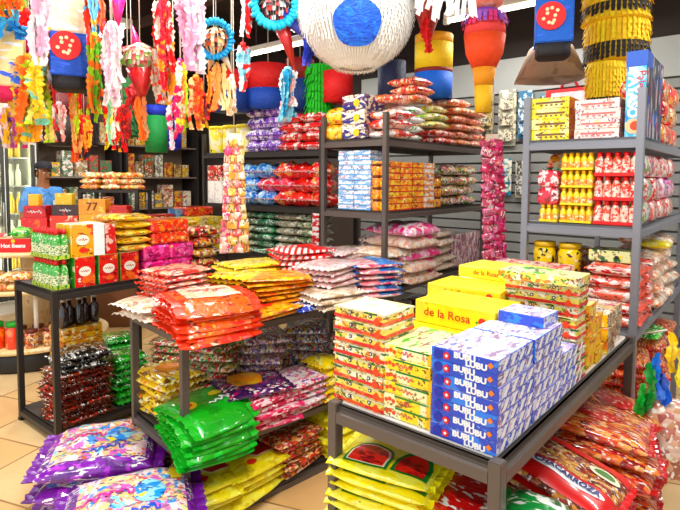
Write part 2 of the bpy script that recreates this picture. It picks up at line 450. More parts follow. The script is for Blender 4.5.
shelving('metal_table', M, 1.38, .58, .9265, (.92, .39, .05), mid, 'dark metal table in the middle piled with orange candy bags', 'table', bd)
shelving('metal_table', L, 1.38, .56, .9265, (.92, .085), blk, 'black metal table at left holding red juice boxes', 'table', bd)
shelving('metal_rack', C, 1.56, .562, 2.03, (1.865, 1.383, .875, .4), mid, 'tall metal rack in the centre with pale pink bags', 'rack', bd)
shelving('metal_rack', RK, 1.56, .568, 2.03, (1.804, 1.377, .88, .4), grey, 'light grey metal rack at right with yellow bottle packs', 'rack', bdg)
shelving('metal_rack', B, .56, 1.52, 2.03, (1.84, 1.345, .88, .4), blk, 'dark rack at the back with purple packs on its top', 'rack', bd)
shelving('metal_table', K2, .68, .46, .9265, (.92, .4), blk, 'black table behind the juice boxes stacked with yellow packs', 'table', bd)

# ------------------------------------------------------------------ front table: boxes
wht = plain('#ffffff', .5); redm = plain('#d81f2a', .45); blu = plain('#1d3fae', .45); grn = plain('#1f9a45', .5)
orgm = plain('#f08a1d', .45); yel = plain('#f7d51d', .45)
Z0 = .9245
bub_f = printed('#2148b8', (('#3f7fe0', 9, .55, (1, 1, 2)), ('#8fb8f2', 16, .72, (1, 2, 3))), .35, .5, .05, fine=False)
bub_s = printed('#dfe3f5', (('#3b56c4', 15, .5, (1.6, 1, 2.2)), ('#8f97dc', 22, .58, (1.5, 1, 2)), ('#f3b9a8', 24, .66, (2, 1, 2.5)), ('#ffffff', 26, .62, (2, 1, 2))), .35, .5, .05)
bub_t = printed('#e9e6f4', (('#a9b2ea', 9, .54, (1, 3, 1)), ('#d7a9cf', 11, .62, (1, 3, 1)), ('#5c7bd8', 14, .66, (1, 3, 1)), ('#f6d3b4', 16, .66, (1, 2, 1))), .3, .5, .1)
bd_, bw_, bh_ = .222, .185, .0335
def bubu_front(d, w, h):
    t1 = text_mesh('BUBU', .0205, wht, .0006, 1.15, bold=.001); t2 = text_mesh('LUBU', .0205, wht, .0006, 1.15, bold=.001)
    x = -d/2-.0012
    let = join_meshes([(t1, on_face(x, -.004, h*.71, FACE_MX)), (t2, on_face(x, -.036, h*.29, FACE_MX))], 'lettering')
    pet = MB()
    for k in range(5):
        a = k*2*math.pi/5+.3; pet.lathe([(0, .0045), (.0012, .0045)], 8, c=(.006*math.cos(a), .006*math.sin(a)), smooth=False)
    pm = pet.mesh('bow', redm)
    ks = [kid('lettering', let, label='white lettering'),
          kid('bow_emblem', join_meshes([(pm, on_face(x, w*.25, h*.5, FACE_MX)), (disc(.004, 10, wht, .0022), on_face(x, w*.25, h*.5, FACE_MX))], 'bow'), label='red flower emblem'),
          kid('blue_spot', join_meshes([(disc(.013, 14, plain('#16309c', .4)), on_face(x, w*.38, h*.52, FACE_MX))], 'spot'), label='dark blue round spot'),
          kid('orange_panel', join_meshes([(disc(.008, 4, orgm), on_face(x, -w*.40, h*.55, FACE_MX))], 'panel'), label='small orange panel')]
    # the long side: slanting wrapped bars printed in a row
    mb = MB(); y = -w/2-.0008
    for k in range(4):
        x0 = -d/2+.02+k*.052
        mb.add([(x0, y, .004), (x0+.02, y, .004), (x0+.045, y, h-.004), (x0+.025, y, h-.004)], [(0, 1, 2, 3)], 0)
        mb.add([(x0+.026, y, .004), (x0+.032, y, .004), (x0+.055, y, h-.006), (x0+.049, y, h-.006)], [(0, 1, 2, 3)], 1)
    ks.append(kid('side_print', mb.mesh('side_print', [plain('#f7f4fa', .35), plain('#2c4fc2', .4)])))
    return ks
bubu = boxK(bd_, bw_, bh_, bub_f, bub_s, bub_t, bubu_front(bd_, bw_, bh_))
stack(bubu, F, .142, .118, Z0+.0005, 7, bh_+.0005, 'blue and white chocolate box', 'in the stack at the table corner', 'blue lettered boxes in front', 0, .8, .002)
stack(bubu, F, .372, .118, Z0+.0005, 7, bh_+.0005, 'blue and white chocolate box', 'in the second stack behind the corner stack', 'blue lettered boxes in front', 0, .8, .003)
bubuS = boxK(.155, bw_, bh_, bub_f, bub_s, bub_t, bubu_front(.155, bw_, bh_)); bubuT = boxK(.12, .14, bh_, bub_f, bub_s, bub_t)
stack(bubuS, F, .565, .118, Z0+.0005, 4, bh_+.0005, 'blue chocolate box', 'in the low stack before the red striped boxes', 'blue lettered boxes in front', 0, .8, .002)
stack(bubuT, F, .44, .115, Z0+.0005+7*(bh_+.0005), 1, bh_+.0005, 'single blue box lying', 'at the back on top of the blue stacks', None, 0, 2, .002)
# yellow and white boxes
yw_f = printed('#f6e04a', (('#fbf3c4', 9, .52, (1, 1, .5)), ('#e98e7a', 34, .66, (1, 1.2, 1.6)), ('#ffffff', 11, .62, (1, 1, .6))), .4, .4, .04)
yw_t = printed('#f4ecb0', (('#4fae4d', 10, .62, (1, 2, 1)), ('#f0b9a0', 14, .66, (1, 1, 1))), .4, .4, .05)
ywd, yww, ywh = .22, .165, .0338
strip = MB(); strip.box(-ywd/2-.0008, -yww/2+.006, ywh-.006, -ywd/2, yww/2-.05, ywh-.001)
yband = MB(); yband.box(-ywd/2-.0008, -yww/2, .001, -ywd/2, -yww/2+.012, ywh-.001)
pat = MB()
for k in range(3): pat.lathe([(0, .006), (.001, .006)], 10, c=(.012*k, .004*(k % 2)), smooth=False)
ywK = boxK(ywd, yww, ywh, yw_f, yw_f, yw_t, [
    kid('lid_edge', strip.mesh('strip', plain('#2f7d3a', .5)), label='dark green lid edge'), kid('corner_band', yband.mesh('band', plain('#e9bf2a', .5)), label='golden corner band'),
    kid('printed_fruit', join_meshes([(pat.mesh('fruit', plain('#e0603f', .5)), on_face(-ywd/2-.0004, .06, ywh*.45, FACE_MX))], 'fruit'), label='orange fruit print'),
    kid('lettering', join_meshes([(text_mesh('~~~7', .016, plain('#e2765f', .5), .0006, 1.4), on_face(-ywd/2-.0012, .0, ywh*.5, FACE_MX))], 'lettering'), label='pink lettering')])
for q, (s_, t_, n_) in enumerate(((.15, .30, 6),)):
    stack(ywK, F, s_, t_, Z0+.0005, n_, ywh+.001, 'flat yellow and white candy box', 'between the blue and red striped stacks', 'yellow and white boxes', 0, 1.2, .003)
# red striped yellow boxes, tray and lid
st_y = printed('#e9dd7c', (('#fdf7dc', 12, .54, (1, 1, 1.2)), ('#e98a2e', 22, .60, (1, 1, 1.5)), ('#3f9448', 26, .66, (1, 1, 1.4)), ('#26241f', 34, .70, (1, 1, 1))), .4, .4, .04)
st_t = printed('#f3ead2', (('#e6d3a0', 7, .55, (1, 3, 1)),), .45, .3, .05)
def striped(d, w, h):
    mb = MB(); e = .0012; mb.box(-d/2-e, -w/2-e, .002, d/2+e, w/2+e, h*.34)
    lid = MB(); lid.box(-d/2-.003, -w/2-.003, h-.006, d/2+.003, w/2+.003, h-.0015)
    sm_ = disc(.006, 10, plain('#23202a', .5)); sw_ = disc(.0028, 8, wht, .002)
    spots = [kid('printed_spot', join_meshes([(sm_, on_face(-d/2-.001, y_, h*.66, FACE_MX)), (sw_, on_face(-d/2-.001, y_, h*.66, FACE_MX))], 'spot'), label='black and white round print') for y_ in ((.03, -.045) if w > .12 else (0,))]
    rk = join_meshes([(disc(.014, 4, plain('#f25d22', .45)), on_face(-d/2-.0016, -w*.37, h*.3, FACE_MX))], 'patch')
    return boxK(d, w, h, st_y, st_y, st_t, [kid('red_tray', mb.mesh('tray', printed('#d2323c', (('#ef6a4a', 14, .58, (1, 1, 1)), ('#f4b9b0', 30, .66, (1, 1, 2))), .4, .4, 0, fine=False)), label='red tray edge'),
        kid('lid', lid.mesh('lid', printed('#d9d0b4', (('#2d5a33', 9, .55, (1, 1, .2)),), .5, .2, 0)), label='thin cardboard lid'),
        kid('orange_patch', rk, label='orange red patch')]+spots)
stK = striped(.155, .185, .0352)
stack(stK, F, .115, .462, Z0+.0005, 8, .0362, 'red striped yellow candy box', 'in the stack at the left corner', 'red striped boxes, left stack', 0, 1.4, .003)
stK2 = striped(.10, .25, .0352)
stack(stK2, F, .70, .155, Z0+.0005, 9, .0362, 'red striped yellow candy box', 'in the tall stack behind the blue boxes', 'red striped boxes, rear stack', 0, 1.2, .004)
gt = boxK(.14, .27, .03, st_y, st_y, printed('#cfe3b0', (('#4fae3d', 6, .55, (1, 2, 1)), ('#f5e9b5', 5, .55, (1, 1, 1))), .4, .4, .05))
stack(gt, F, .69, .16, Z0+.0005+9*.0362, 1, .03, 'green topped box lying', 'on the rear red striped stack', None, 2)
# yellow boxes with red lettering
yb = printed('#f8d612', (('#ffe34d', 5, .55, (1, 1, 1)), ('#f2bd0c', 12, .68, (1, 1, 2))), .4, .4, .04, fine=False)
rl = plain('#b5331c', .5)
def rosaK(d, w, h, big):
    rose = MB(); rose.lathe([(0, .013), (.0012, .013), (.003, .006)], 12, smooth=False); lf = MB()
    for sg in (-1, 1): lf.lathe([(0, .005), (.001, .005)], 5, c=(sg*.018, -.004), smooth=False)
    x = -d/2-.0012
    ks = [kid('lettering', join_meshes([(text_mesh('de la Rosa', .032*big, rl, .0006, 1.05), on_face(x, w*.08, h*.52, FACE_MX))], 'lettering'), label='red lettering'),
          kid('rose_emblem', join_meshes([(rose.mesh('rose', redm), on_face(x, -w*.36, h*.52, FACE_MX)), (lf.mesh('leaf', grn), on_face(x, -w*.36, h*.52, FACE_MX))], 'rose'), label='red rose with green leaves')]
    return boxK(d, w, h, yb, yb, yb, ks)
rz = rosaK(.2, .29, .075, 1.25); rz2 = rosaK(.2, .29, .045, .8)
stack(rz2, F, .36, .385, Z0+.0005, 3, .046, 'long yellow box with red lettering', 'under the lettered yellow pile', 'yellow rose boxes', 0, 1.5, .004)
stack(rz2, F, .38, .345, Z0+.139, 1, .046, 'yellow box with small rose', 'second below the big lettered yellow box', 'yellow rose boxes', 0, 2)
stack(rz, F, .47, .330, Z0+.186, 1, .075, 'big yellow box with large red lettering', 'on top of the yellow pile', 'yellow rose boxes', 0, 1)
stack(rz2, F, .69, .42, Z0+.0005, 6, .046, 'yellow candy box', 'in the pile behind the lettered yellow box', 'yellow boxes behind', 0, 2, .006)
stack(rz2, F, .90, .40, Z0+.0005, 7, .046, 'yellow candy box', 'in the farthest yellow pile on the front table', 'yellow boxes behind', 0, 2, .006)
pk = boxK(.2, .3, .05, printed('#f2c9b4', (('#d8404a', 12, .52, (1, 1, 1.5)), ('#fff3e0', 16, .6, (1, 1, 1))), .4, .4, .05))
stack(pk, F, 1.12, .37, Z0+.0005, 6, .051, 'pale red printed box', 'in the pile before the right rack', 'pale red boxes', 0, 2, .006)
# small yellow boxes at the right hand edge
ybs = printed('#f3c41b', (('#f08a1d', 16, .55, (1, 1, 1)), ('#fff0a0', 20, .64, (1, 1, 1)), ('#2a2019', 30, .70, (1, 1, 1))), .4, .4, .05)
ybK = boxK(.088, .15, .058, ybs, ybs, printed('#e8d9a0', (('#b98a3a', 12, .55, (1, 1, 1)),), .4, .4, .05), [kid('flap', (lambda mb: (mb.box(-.05, -.078, .052, .048, -.0755, .062), mb.mesh('flap', ybs))[1])(MB()))])
stack(ybK, F, .835, .108, Z0+.0005, 4, .0585, 'small orange and yellow box', 'in the first pile beside the striped boxes', 'small yellow boxes', 0, 2, .004)
stack(ybK, F, .935, .108, Z0+.0005, 3, .0585, 'small orange and yellow box', 'in the second pile from the striped boxes', 'small yellow boxes', 0, 2, .004)
# yellow trays with clear domes
dome = MB(); dome.lathe([(.05, .062), (.066, .058), (.072, .045)], 20)
tr = boxK(.13, .16, .05, ybs, printed('#c9a886', (('#8f3f34', 20, .55, (1, 1, 1)), ('#efe3c8', 18, .55, (1, 1, 1))), .3, .8, .1), printed('#cdbfb0', (('#a85a72', 16, .58, (1, 1, 1)), ('#fbf5ea', 10, .55, (1, 1, 1))), .15, 1, .2), name='candy_tray', cat='tray')
stack(tr, F, 1.09, .11, Z0+.0005, 3, .053, 'yellow fronted candy tray', 'at the table end by the rack post', 'yellow trays', 0, 2, .004)
stack(tr, F, 1.24, .12, Z0+.0005, 3, .053, 'brown sided candy tray', 'touching the grey rack post', 'yellow trays', 0, 2, .004)

# ------------------------------------------------------------------ under the front table
def seals(c): return plain(c, .35, 0, .6)
mel_p = lambda b: [kid('melon_print', b.panel(-.02, .12, .0, .125, plain('#1f7a35', .4, 0, .5), 'slice', .0015), label='dark green melon rind'),
                   kid('melon_print', b.panel(-.012, .112, .012, .12, plain('#f6efcf', .4, 0, .5), 'slice', .0028), label='cream rind line'),
                   kid('melon_flesh', b.panel(-.006, .106, .02, .118, printed('#ea4a22', (('#c92a17', 20, .55, (1, 1, 1)), ('#2b1710', 90, .72, (1, 1, 1))), .4, .5, .1), 'slice', .004), label='red melon flesh'),
                   kid('melon_print', b.panel(-.14, -.03, .0, .12, plain('#1f7a35', .4, 0, .5), 'slice', .0015), label='dark green melon rind'),
                   kid('melon_flesh', b.panel(-.128, -.042, .018, .115, printed('#ea4a22', (('#c92a17', 20, .55, (1, 1, 1)), ('#2b1710', 90, .72, (1, 1, 1))), .4, .5, .1), 'slice', .0035), label='red melon flesh'),
                   kid('printed_ball', b.panel(-.15, -.12, -.06, -.03, plain('#dc5a26', .4), 'round'))]
melm = printed('#efe02c', (('#f7ee7a', 7, .55, (1, 1, 1)), ('#d9c21a', 12, .66, (1, 1, 1)), ('#5f9a36', 14, .72, (1, 3, 1)), ('#d9582a', 26, .73, (1, 1, 1))), .3, .7, .35, fine=False)
mel = bagK(.34, .3, .034, melm, seals('#f1e55a'), (1, 2, 3), mel_p, lump=.3)
stack(mel, F, .15, .40, .405, 11, .0335, 'yellow melon candy bag', 'under the front table left end', 'yellow melon bags', 100, 4, .01)
redbag = printed('#c3161c', (('#e8262a', 5, .5, (1, 1, 1)), ('#2a0f0d', 9, .62, (1, 2, 1)), ('#f0e8e0', 13, .68, (1, 2, 1)), ('#2f8a3a', 12, .70, (1, 1, 1))), .28, .8, .35)
rbag = bagK(.36, .26, .045, redbag, seals('#a8141a'), (4, 5), lump=.3)
stack(rbag, F, .2, .14, .405, 7, .045, 'dark red shiny candy bag', 'under the front table behind its corner post', 'red bags under the table', 80, 8, .015)
gbag = bagK(.19, .15, .05, printed('#1f8a45', (('#f4f4ee', 6, .60, (1, 3, 1)), ('#0e5a2b', 8, .58, (1, 1, 1))), .3, .8, .35), seals('#1f8a45'), (6,), lump=.3)
stack(gbag, F, .16, -.02, .722, 1, .05, 'green bag with a white stripe', 'poking out beside the front post', None, -80, tilty=0, tiltx=0)
brn = candy(['#7a3a1c', '#a3561f', '#c98a4a', '#d8a86c', '#8f2a1a', '#5c2412'], 42, (1, 1.5, 1), .12, .9)
def cha_p(b):
    return [kid('printed_panel', b.panel(-.138, .138, .085, .132, plain('#d4141c', .3, 0, .7), 'rect', .003), label='red band'),
            kid('printed_panel', b.panel(-.138, .138, -.132, -.03, plain('#c5121b', .3, 0, .7), 'rect', .003), label='red band'),
            kid('white_plaque', b.panel(-.108, .108, -.083, -.042, wht, 'round', .0045), label='white plaque'),
            kid('lettering', b.text('CHACARROZA', .030, 0, -.062, 0, plain('#2b2f6b', .4), .92, .001), label='dark blue lettering'),
            kid('leaf_print', b.panel(.03, .12, .03, .075, plain('#e8e2c8', .4, 0, .5), 'round', .0035), label='pale leaf shape'),
            kid('leaf_print', b.panel(.045, .105, .04, .065, plain('#4c7a3a', .4, 0, .5), 'round', .005), label='green leaf shape')]
cha = bagK(.32, .28, .05, brn, seals('#c5121b'), (7, 8), cha_p, lump=.25)
stack(cha, F, .44, -.02, .425, 7, .047, 'brown and red lettered bag', 'piled under the table right edge', 'brown lettered bags', -90, 4, .01, tilty=15)
noo = candy(['#d8551a', '#e8862a', '#b3301a', '#f0b070', '#8a2414', '#e06a3a'], 30, (1, 3, 1), .1, 1)
nb = bagK(.36, .28, .055, noo, seals('#b3301a'), (9, 10), lambda b: [kid('printed_panel', b.panel(-.08, .06, -.05, .05, printed('#c8202a', (('#f4e0c0', 24, .6, (1, 2, 1)),), .3, .6, .1), 'round', .003))], lump=.3)
stack(nb, F, .82, -.01, .415, 7, .05, 'orange red candy bag', 'piled under the table far right edge', 'orange bags by the rack', -80, 10, .02, tilty=7)
stack(nb, F, 1.13, .02, .405, 6, .05, 'glossy orange bag', 'in the pile at the rack foot', 'orange bags by the rack', -95, 12, .02, tilty=5)
dkr = candy(['#5a1414', '#8a1d1a', '#2f0f0d', '#b3301a', '#d8b090', '#3a2414'], 38, (1, 2, 1), .12, .9)
db = bagK(.34, .27, .05, dkr, None, (11, 12), lump=.3)
stack(db, F, .62, .30, .405, 7, .05, 'dark red mixed bag', 'deep under the front table middle', 'dark bags under the table', 20, 20, .03)
stack(db, F, 1.0, .32, .405, 6, .05, 'dark red mixed bag', 'deep under the front table far half', 'dark bags under the table', 50, 20, .03)

# ------------------------------------------------------------------ middle table, top
T0 = .9215
clear = candy(['#e0d2bc', '#d8c4a8', '#c0a888', '#e8c4ae', '#f0e6d8', '#b89a7c', '#d88a7a'], 34, (1, 1, 1), .3, 1, .3)
cb = bagK(.4, .34, .045, clear, seals('#efe6da'), (1, 2), lump=.3, droop=('+y', .1, .5))
stack(cb, M, .12, .42, T0, 2, .04, 'clear bag of pale sweets', 'under the red bags, left end of middle table', 'clear pale bags', 10, 6, .02)
ro_m = printed('#ee6c40', (('#f9d6bd', 12, .64, (1, 1, 1)), ('#e84a28', 6, .57, (1, 1.5, 1)), ('#ffb066', 22, .68, (1, 1, 1))), .3, .8, .35)
pale_o = printed('#f6d3b4', (('#fbe9d8', 9, .52, (1, 1, 1)), ('#f2a87a', 20, .66, (1, 1, 1))), .3, .7, .25)
def ro_p(b):
    return [kid('printed_panel', b.panel(-b.lx*.8, b.lx*.8, -b.ly*.45, b.ly*.8, pale_o, 'rect', .003), label='pale printed panel'),
            kid('lettering', b.text('~~~3', .07, .0, .04, 0, plain('#d8481c', .4), 1.1, .001), label='red lettering')]
ro = bagK(.40, .35, .026, ro_m, seals('#e2502c'), (1, 2, 3), ro_p, lump=.3, droop=('-y', .06, 1.1), flat=5, seal=.045)
stack(ro, M, .155, .065, T0+.006, 7, .0195, 'orange red candy bag', 'in the pile over the near post', 'orange red bags', 0, 5, .016, fan=-1.5, ds=.004, dt=.004)
ro2_m = printed('#f6b9a0', (('#e8402a', 10, .52, (1, 2, 1)), ('#fdf0e4', 14, .58, (1, 2, 1)), ('#c9281a', 24, .66, (1, 1, 1))), .3, .8, .3)
ro2 = bagK(.30, .26, .03, ro2_m, seals('#e8583a'), (4, 5), lump=.3)
stack(ro2, M, .20, .47, T0+.075, 5, .028, 'pale red striped bag', 'behind the orange red pile', 'pale red bags', 15, 6, .015)
or_m = printed('#f29a1c', (('#f7c21f', 7, .52, (1, 1, 1)), ('#f26a1a', 14, .62, (1, 1, 1)), ('#fff0c8', 20, .68, (1, 2, 1))), .3, .7, .3)
orr = bagK(.34, .26, .022, or_m, seals('#f2a51c'), (6, 7), lambda b: [kid('printed_panel', b.panel(-.06, .06, -.03, .03, plain('#d8452a', .4, 0, .4), 'round', .003), label='red oval print')], lump=.25)
stack(orr, M, .46, .06, T0, 2, .022, 'flat orange bag with red oval', 'at the middle table front edge', 'flat orange bags', 5, 6, .02)
ye_m = printed('#f6d21e', (('#f8ea7a', 8, .52, (1, 1, 1)), ('#f2a01c', 12, .60, (1, 2, 1)), ('#fdf6d8', 18, .66, (1, 1, 1))), .3, .7, .3)
yeb = bagK(.36, .27, .026, ye_m, seals('#f2cf1c'), (8, 9), lump=.3)
stack(yeb, M, .52, .36, T0, 7, .025, 'yellow candy bag', 'in the fan of yellow bags on the middle table', 'yellow bags on the table', -10, 12, .03, fan=5)
oyb = bagK(.36, .27, .026, printed('#f3a41a', (('#f8c43a', 8, .54, (1, 1, 1)), ('#e8781a', 10, .58, (1, 2, 1)), ('#fdf0c0', 22, .68, (1, 1, 1))), .3, .7, .3), seals('#f0a01a'), (3, 4), lump=.3)
stack(oyb, M, .64, .19, T0, 7, .0245, 'orange yellow candy bag', 'in the fan before the striped bags', 'orange yellow bags', 8, 12, .025, fan=-5)
stack(yeb, M, .66, .48, T0, 8, .025, 'yellow orange bag', 'in the rear yellow pile, middle table', 'yellow bags behind', 20, 14, .03, fan=-4)
blb = bagK(.24, .18, .03, printed('#2447a8', (('#f2f2f8', 15, .55, (1, 1, 1)), ('#0f2a7a', 9, .6, (1, 1, 1))), .3, .7, .3), seals('#2447a8'), (5,), lump=.3)
stack(blb, M, .70, .02, T0, 1, .03, 'blue and white bag under the orange fan', 'at the front edge', None, 10)
rst = printed('#f4dcd2', (('#fbf6f0', 8, .5, (1, 1, 1)),), .3, .8, .25, lines=('#d8333a', (0, 0, .6), 9, .6))
rsb = bagK(.34, .26, .034, rst, seals('#e2202a'), (1, 2), lambda b: [kid('red_end', b.panel(.0, b.lx*.98, -b.ly*.97, b.ly*.9, printed('#e0182a', (('#f04a4a', 10, .6, (1, 1, 1)),), .3, .8, .3), 'rect', .003), label='plain red end')], lump=.3)
stack(rsb, M, .93, .36, T0, 8, .034, 'white bag with red stripes', 'in the pile behind the yellow bags', 'striped bags', -15, 8, .015)
ppk = candy(['#f0d0d0', '#eab4bc', '#f4e6e0', '#e898a8', '#e0d0c6', '#f2d8cc', '#d8c0b8'], 24, (1, 2.5, 1), .2, 1, .3, .35)
ppb = bagK(.34, .26, .036, ppk, seals('#f6dede'), (3, 4), lump=.35)
stack(ppb, M, .93, .10, T0, 7, .030, 'pale pink and white bag', 'in the wide pale pile, middle table', 'pale pink bags', 5, 6, .015, fan=2)
crm = candy(['#e4d4bc', '#ccb698', '#efe2d0', '#b89e80', '#e8d4c4'], 24, (1, 2.5, 1), .15, 1, .3, .35)
crb = bagK(.32, .24, .034, crm, seals('#efe6da'), (5, 6), lump=.3)
stack(crb, M, .84, -.02, T0, 3, .03, 'cream coloured bag', 'hanging over the table front edge', 'cream bags', -5, 6, .012)
pbl = candy(['#f08a9a', '#e8506a', '#f6c0c6', '#f2a0a8', '#fbe6e6'], 18, (1, 2.5, 1), .25, 1, .3, .35)
pbb = bagK(.30, .26, .036, pbl, seals('#2a7fd0'), (7, 8), lambda b: [kid('blue_end', b.panel(-.01, b.lx*.98, -b.ly*.97, b.ly*.9, printed('#2a86d8', (('#7cc0f0', 12, .6, (1, 1, 1)), ('#1a5fb0', 10, .62, (1, 1, 1))), .3, .8, .3), 'rect', .003), label='blue end')], lump=.35)
stack(pbb, M, 1.20, .02, T0, 6, .034, 'pink bag with a blue end', 'at the far end of middle table', 'pink and blue bags', -25, 8, .012)
stack(ppb, M, 1.20, .36, T0, 7, .034, 'white pink bag', 'beside the striped bags, far end', 'far pale bags', 20, 8, .015)

# ---- middle shelf of the middle table
T1 = .3915
ybr = printed('#f2cf2a', (('#6a4a1c', 9, .60, (1, 2, 1)), ('#f7f0c8', 10, .58, (1, 1, 1)), ('#e8922a', 12, .64, (1, 1, 1)), ('#9aa0a0', 14, .68, (1, 1, 1))), .3, .8, .35)
ybb = bagK(.32, .24, .04, ybr, seals('#f0e0a0'), (1, 2), lambda b: [kid('printed_panel', b.panel(-.07, .07, -.06, .06, printed('#f0a42a', (('#c8651a', 16, .6, (1, 1, 1)),), .3, .6, .1), 'round', .003), label='orange printed oval')], lump=.35)
stack(ybb, M, .15, .46, T1, 6, .038, 'yellow and brown candy bag', 'at the left end, middle table shelf', 'yellow brown bags', 95, 8, .015)
gr_m = printed('#12a53c', (('#0c8a30', 6, .55, (1, 1, 1)), ('#2cc557', 9, .62, (1, 1.6, 1))), .3, .8, .35, fine=False)
def gr_p(b):
    return [kid('flower_print', b.panel(-.13, -.05, -.02, .05, plain('#f2cf1c', .4, 0, .4), 'round', .003), label='yellow flower shape'),
            kid('flower_print', b.panel(-.11, -.07, .0, .03, plain('#e0402a', .4, 0, .4), 'round', .005), label='red flower centre'),
            kid('lettering', b.text('~~~4', .065, .06, -.03, .1, wht, 1, .001), label='white lettering'),
            kid('fruit_print', b.panel(.05, .12, .03, .08, plain('#f2e02a', .4, 0, .4), 'round', .003), label='yellow fruit shape')]
grb = bagK(.36, .34, .03, gr_m, seals('#14b544'), (1, 2, 3), gr_p, lump=.3, droop=('-y', .05, 1.2), seal=.035)
stack(grb, M, .145, .05, T1+.006, 7, .024, 'bright green candy bag', 'in the drooping pile behind the near post', 'green bags, middle table', -5, 5, .014, fan=1.5)
pkm = candy(['#d8406a', '#f2a0b4', '#e86a8a', '#c92a5a', '#f6d6da', '#b8204a', '#f4c0cc'], 26, (1, 3.2, 1), .12, 1, .3, .5)
pkb = bagK(.34, .26, .036, pkm, seals('#d8406a'), (4, 5), lump=.3, droop=('-y', .07, .7))
stack(pkb, M, .47, .06, T1, 5, .032, 'pink striped candy bag', 'in the pile beside the green bags', 'pink bags on the shelf', -4, 5, .012, fan=2)
pur = bagK(.36, .3, .036, printed('#3a1a4a', (('#5a2a6a', 7, .55, (1, 1, 1)), ('#c83a6a', 10, .60, (1, 2, 1)), ('#f2b0c0', 14, .70, (1, 3, 1))), .25, .9, .3), seals('#3a1a4a'), (6,),
    lambda b: [kid('orange_panel', b.panel(-.12, .06, -.05, .12, printed('#f39a1a', (('#f7bd4a', 12, .55, (1, 1, 1)),), .35, .5, .1), 'hex', .003), label='orange panel')], lump=.3)
stack(pur, M, .42, .10, T1+.16, 1, .036, 'dark purple bag with an orange panel', 'on the pink bags', None, -12)
pwm = candy(['#f2b0c0', '#fbe9ee', '#d86a8a', '#f7d0da', '#8a5ab0', '#fdf6f6', '#e0506a'], 34, (1, 1.4, 1), .35, 1)
pwb = bagK(.28, .26, .036, pwm, seals('#f6dde2'), (7, 8), lump=.35)
stack(pwb, M, .70, .08, T1, 5, .034, 'pink and white sweets bag', 'between the pink and yellow piles', 'pink white bags on the shelf', 4, 6, .012)
yst = bagK(.19, .2, .05, printed('#f7da10', (('#fdf0a0', 8, .6, (1, 1, 1)), ('#d9b00c', 9, .62, (1, 1, 1))), .3, .8, .35), seals('#f2d010'), (9, 10), lump=.3)
stack(yst, M, .87, .05, T1, 5, .045, 'plain yellow bag', 'at the right end of the middle shelf', 'yellow bags at the shelf end', 5, 4, .006)
mix1 = candy(['#7a5a92', '#a88ac8', '#d8b0c8', '#5a7a5a', '#e0d0a8', '#a84a5a', '#f2e8e0', '#5a4a6a', '#c8925a'], 40, (1, 1.6, 1), .22, 1)
mix2 = candy(['#4f9a4a', '#8aa85a', '#c8604a', '#e0bc70', '#3a6a3a', '#f0e6cc', '#9a4a3a', '#d8424a'], 36, (1, 1.4, 1), .2, 1)
mix3 = candy(['#c8c0c0', '#8a8a98', '#d83a3a', '#e8c02a', '#5a5a68', '#f4f0ee', '#7a4a6a', '#3a6ab0'], 36, (1, 1.4, 1), .3, 1)
m1 = bagK(.34, .26, .05, mix1, None, (1, 2), lump=.35); m2 = bagK(.34, .26, .05, mix2, None, (3, 4), lump=.35); m3 = bagK(.34, .26, .05, mix3, None, (5, 6), lump=.35)
stack(m2, M, .42, .42, T1, 7, .048, 'green and brown mixed sweets bag', 'behind the pink bags', 'mixed bags on the shelf', 30, 14, .02)
stack(m1, M, .66, .36, T1, 7, .048, 'purple mixed sweets bag', 'behind the pink and white bags', 'mixed bags on the shelf', 60, 14, .02)
stack(m3, M, .98, .36, T1, 7, .048, 'silver and red mixed sweets bag', 'behind the yellow end pile', 'mixed bags on the shelf', 40, 14, .02)
stack(m1, M, 1.18, .12, T1, 6, .048, 'violet mixed sweets bag', 'right of the yellow end pile', 'mixed bags on the shelf', 10, 10, .02)

# ---- bottom shelf of the middle table
T2 = .0515
yrm = printed('#f2e21c', (('#f7f07a', 8, .56, (1, 1, 1)), ('#dcc410', 10, .62, (1, 2, 1)), ('#5a9a3a', 22, .72, (1, 2, 1))), .3, .8, .35, fine=False)
def yr_p(b):
    return [kid('red_panel', b.panel(.0, .15, -.06, .08, plain('#f4ecc0', .4, 0, .5), 'hex', .003), label='cream panel rim'),
            kid('red_panel', b.panel(.01, .14, -.05, .07, printed('#b31a1a', (('#d8302a', 14, .55, (1, 1, 1)),), .35, .6, .15), 'hex', .005), label='red panel'),
            kid('round_print', b.panel(-.05, .0, -.10, -.05, plain('#d8461c', .4), 'round', .003), label='orange red round mark')]
yrb = bagK(.36, .30, .045, yrm, seals('#f2e86a'), (1, 2), yr_p, lump=.32)
stack(yrb, M, .12, .10, T2, 4, .042, 'yellow bag with a red panel', 'at the near end, bottom shelf', 'yellow red bags, bottom shelf', -8, 10, .02)
stack(yrb, M, .36, .10, T2, 4, .042, 'yellow bag with a red panel', 'behind the near ones, bottom shelf', 'yellow red bags, bottom shelf', 5, 10, .02)
rbm = candy(['#8a4a1c', '#b0602a', '#d8502a', '#e8a05a', '#5a2a14', '#c8382a', '#f0d0a0'], 34, (1, 2.2, 1), .1, 1)
rbb = bagK(.36, .3, .045, rbm, None, (3, 4), lambda b: [kid('red_panel', b.panel(-.06, .06, .0, .1, printed('#b3161c', (('#e04040', 16, .6, (1, 1, 1)),), .35, .6, .15), 'hex', .004), label='dark red panel')], lump=.35)
stack(rbb, M, .66, .14, T2, 5, .044, 'reddish brown bag', 'on the bottom shelf, middle part', 'brown bags, bottom shelf', 8, 8, .02)
stack(rbb, M, .68, .42, T2, 6, .044, 'reddish brown bag', 'at the back of the bottom shelf', 'brown bags, bottom shelf', 40, 12, .02)
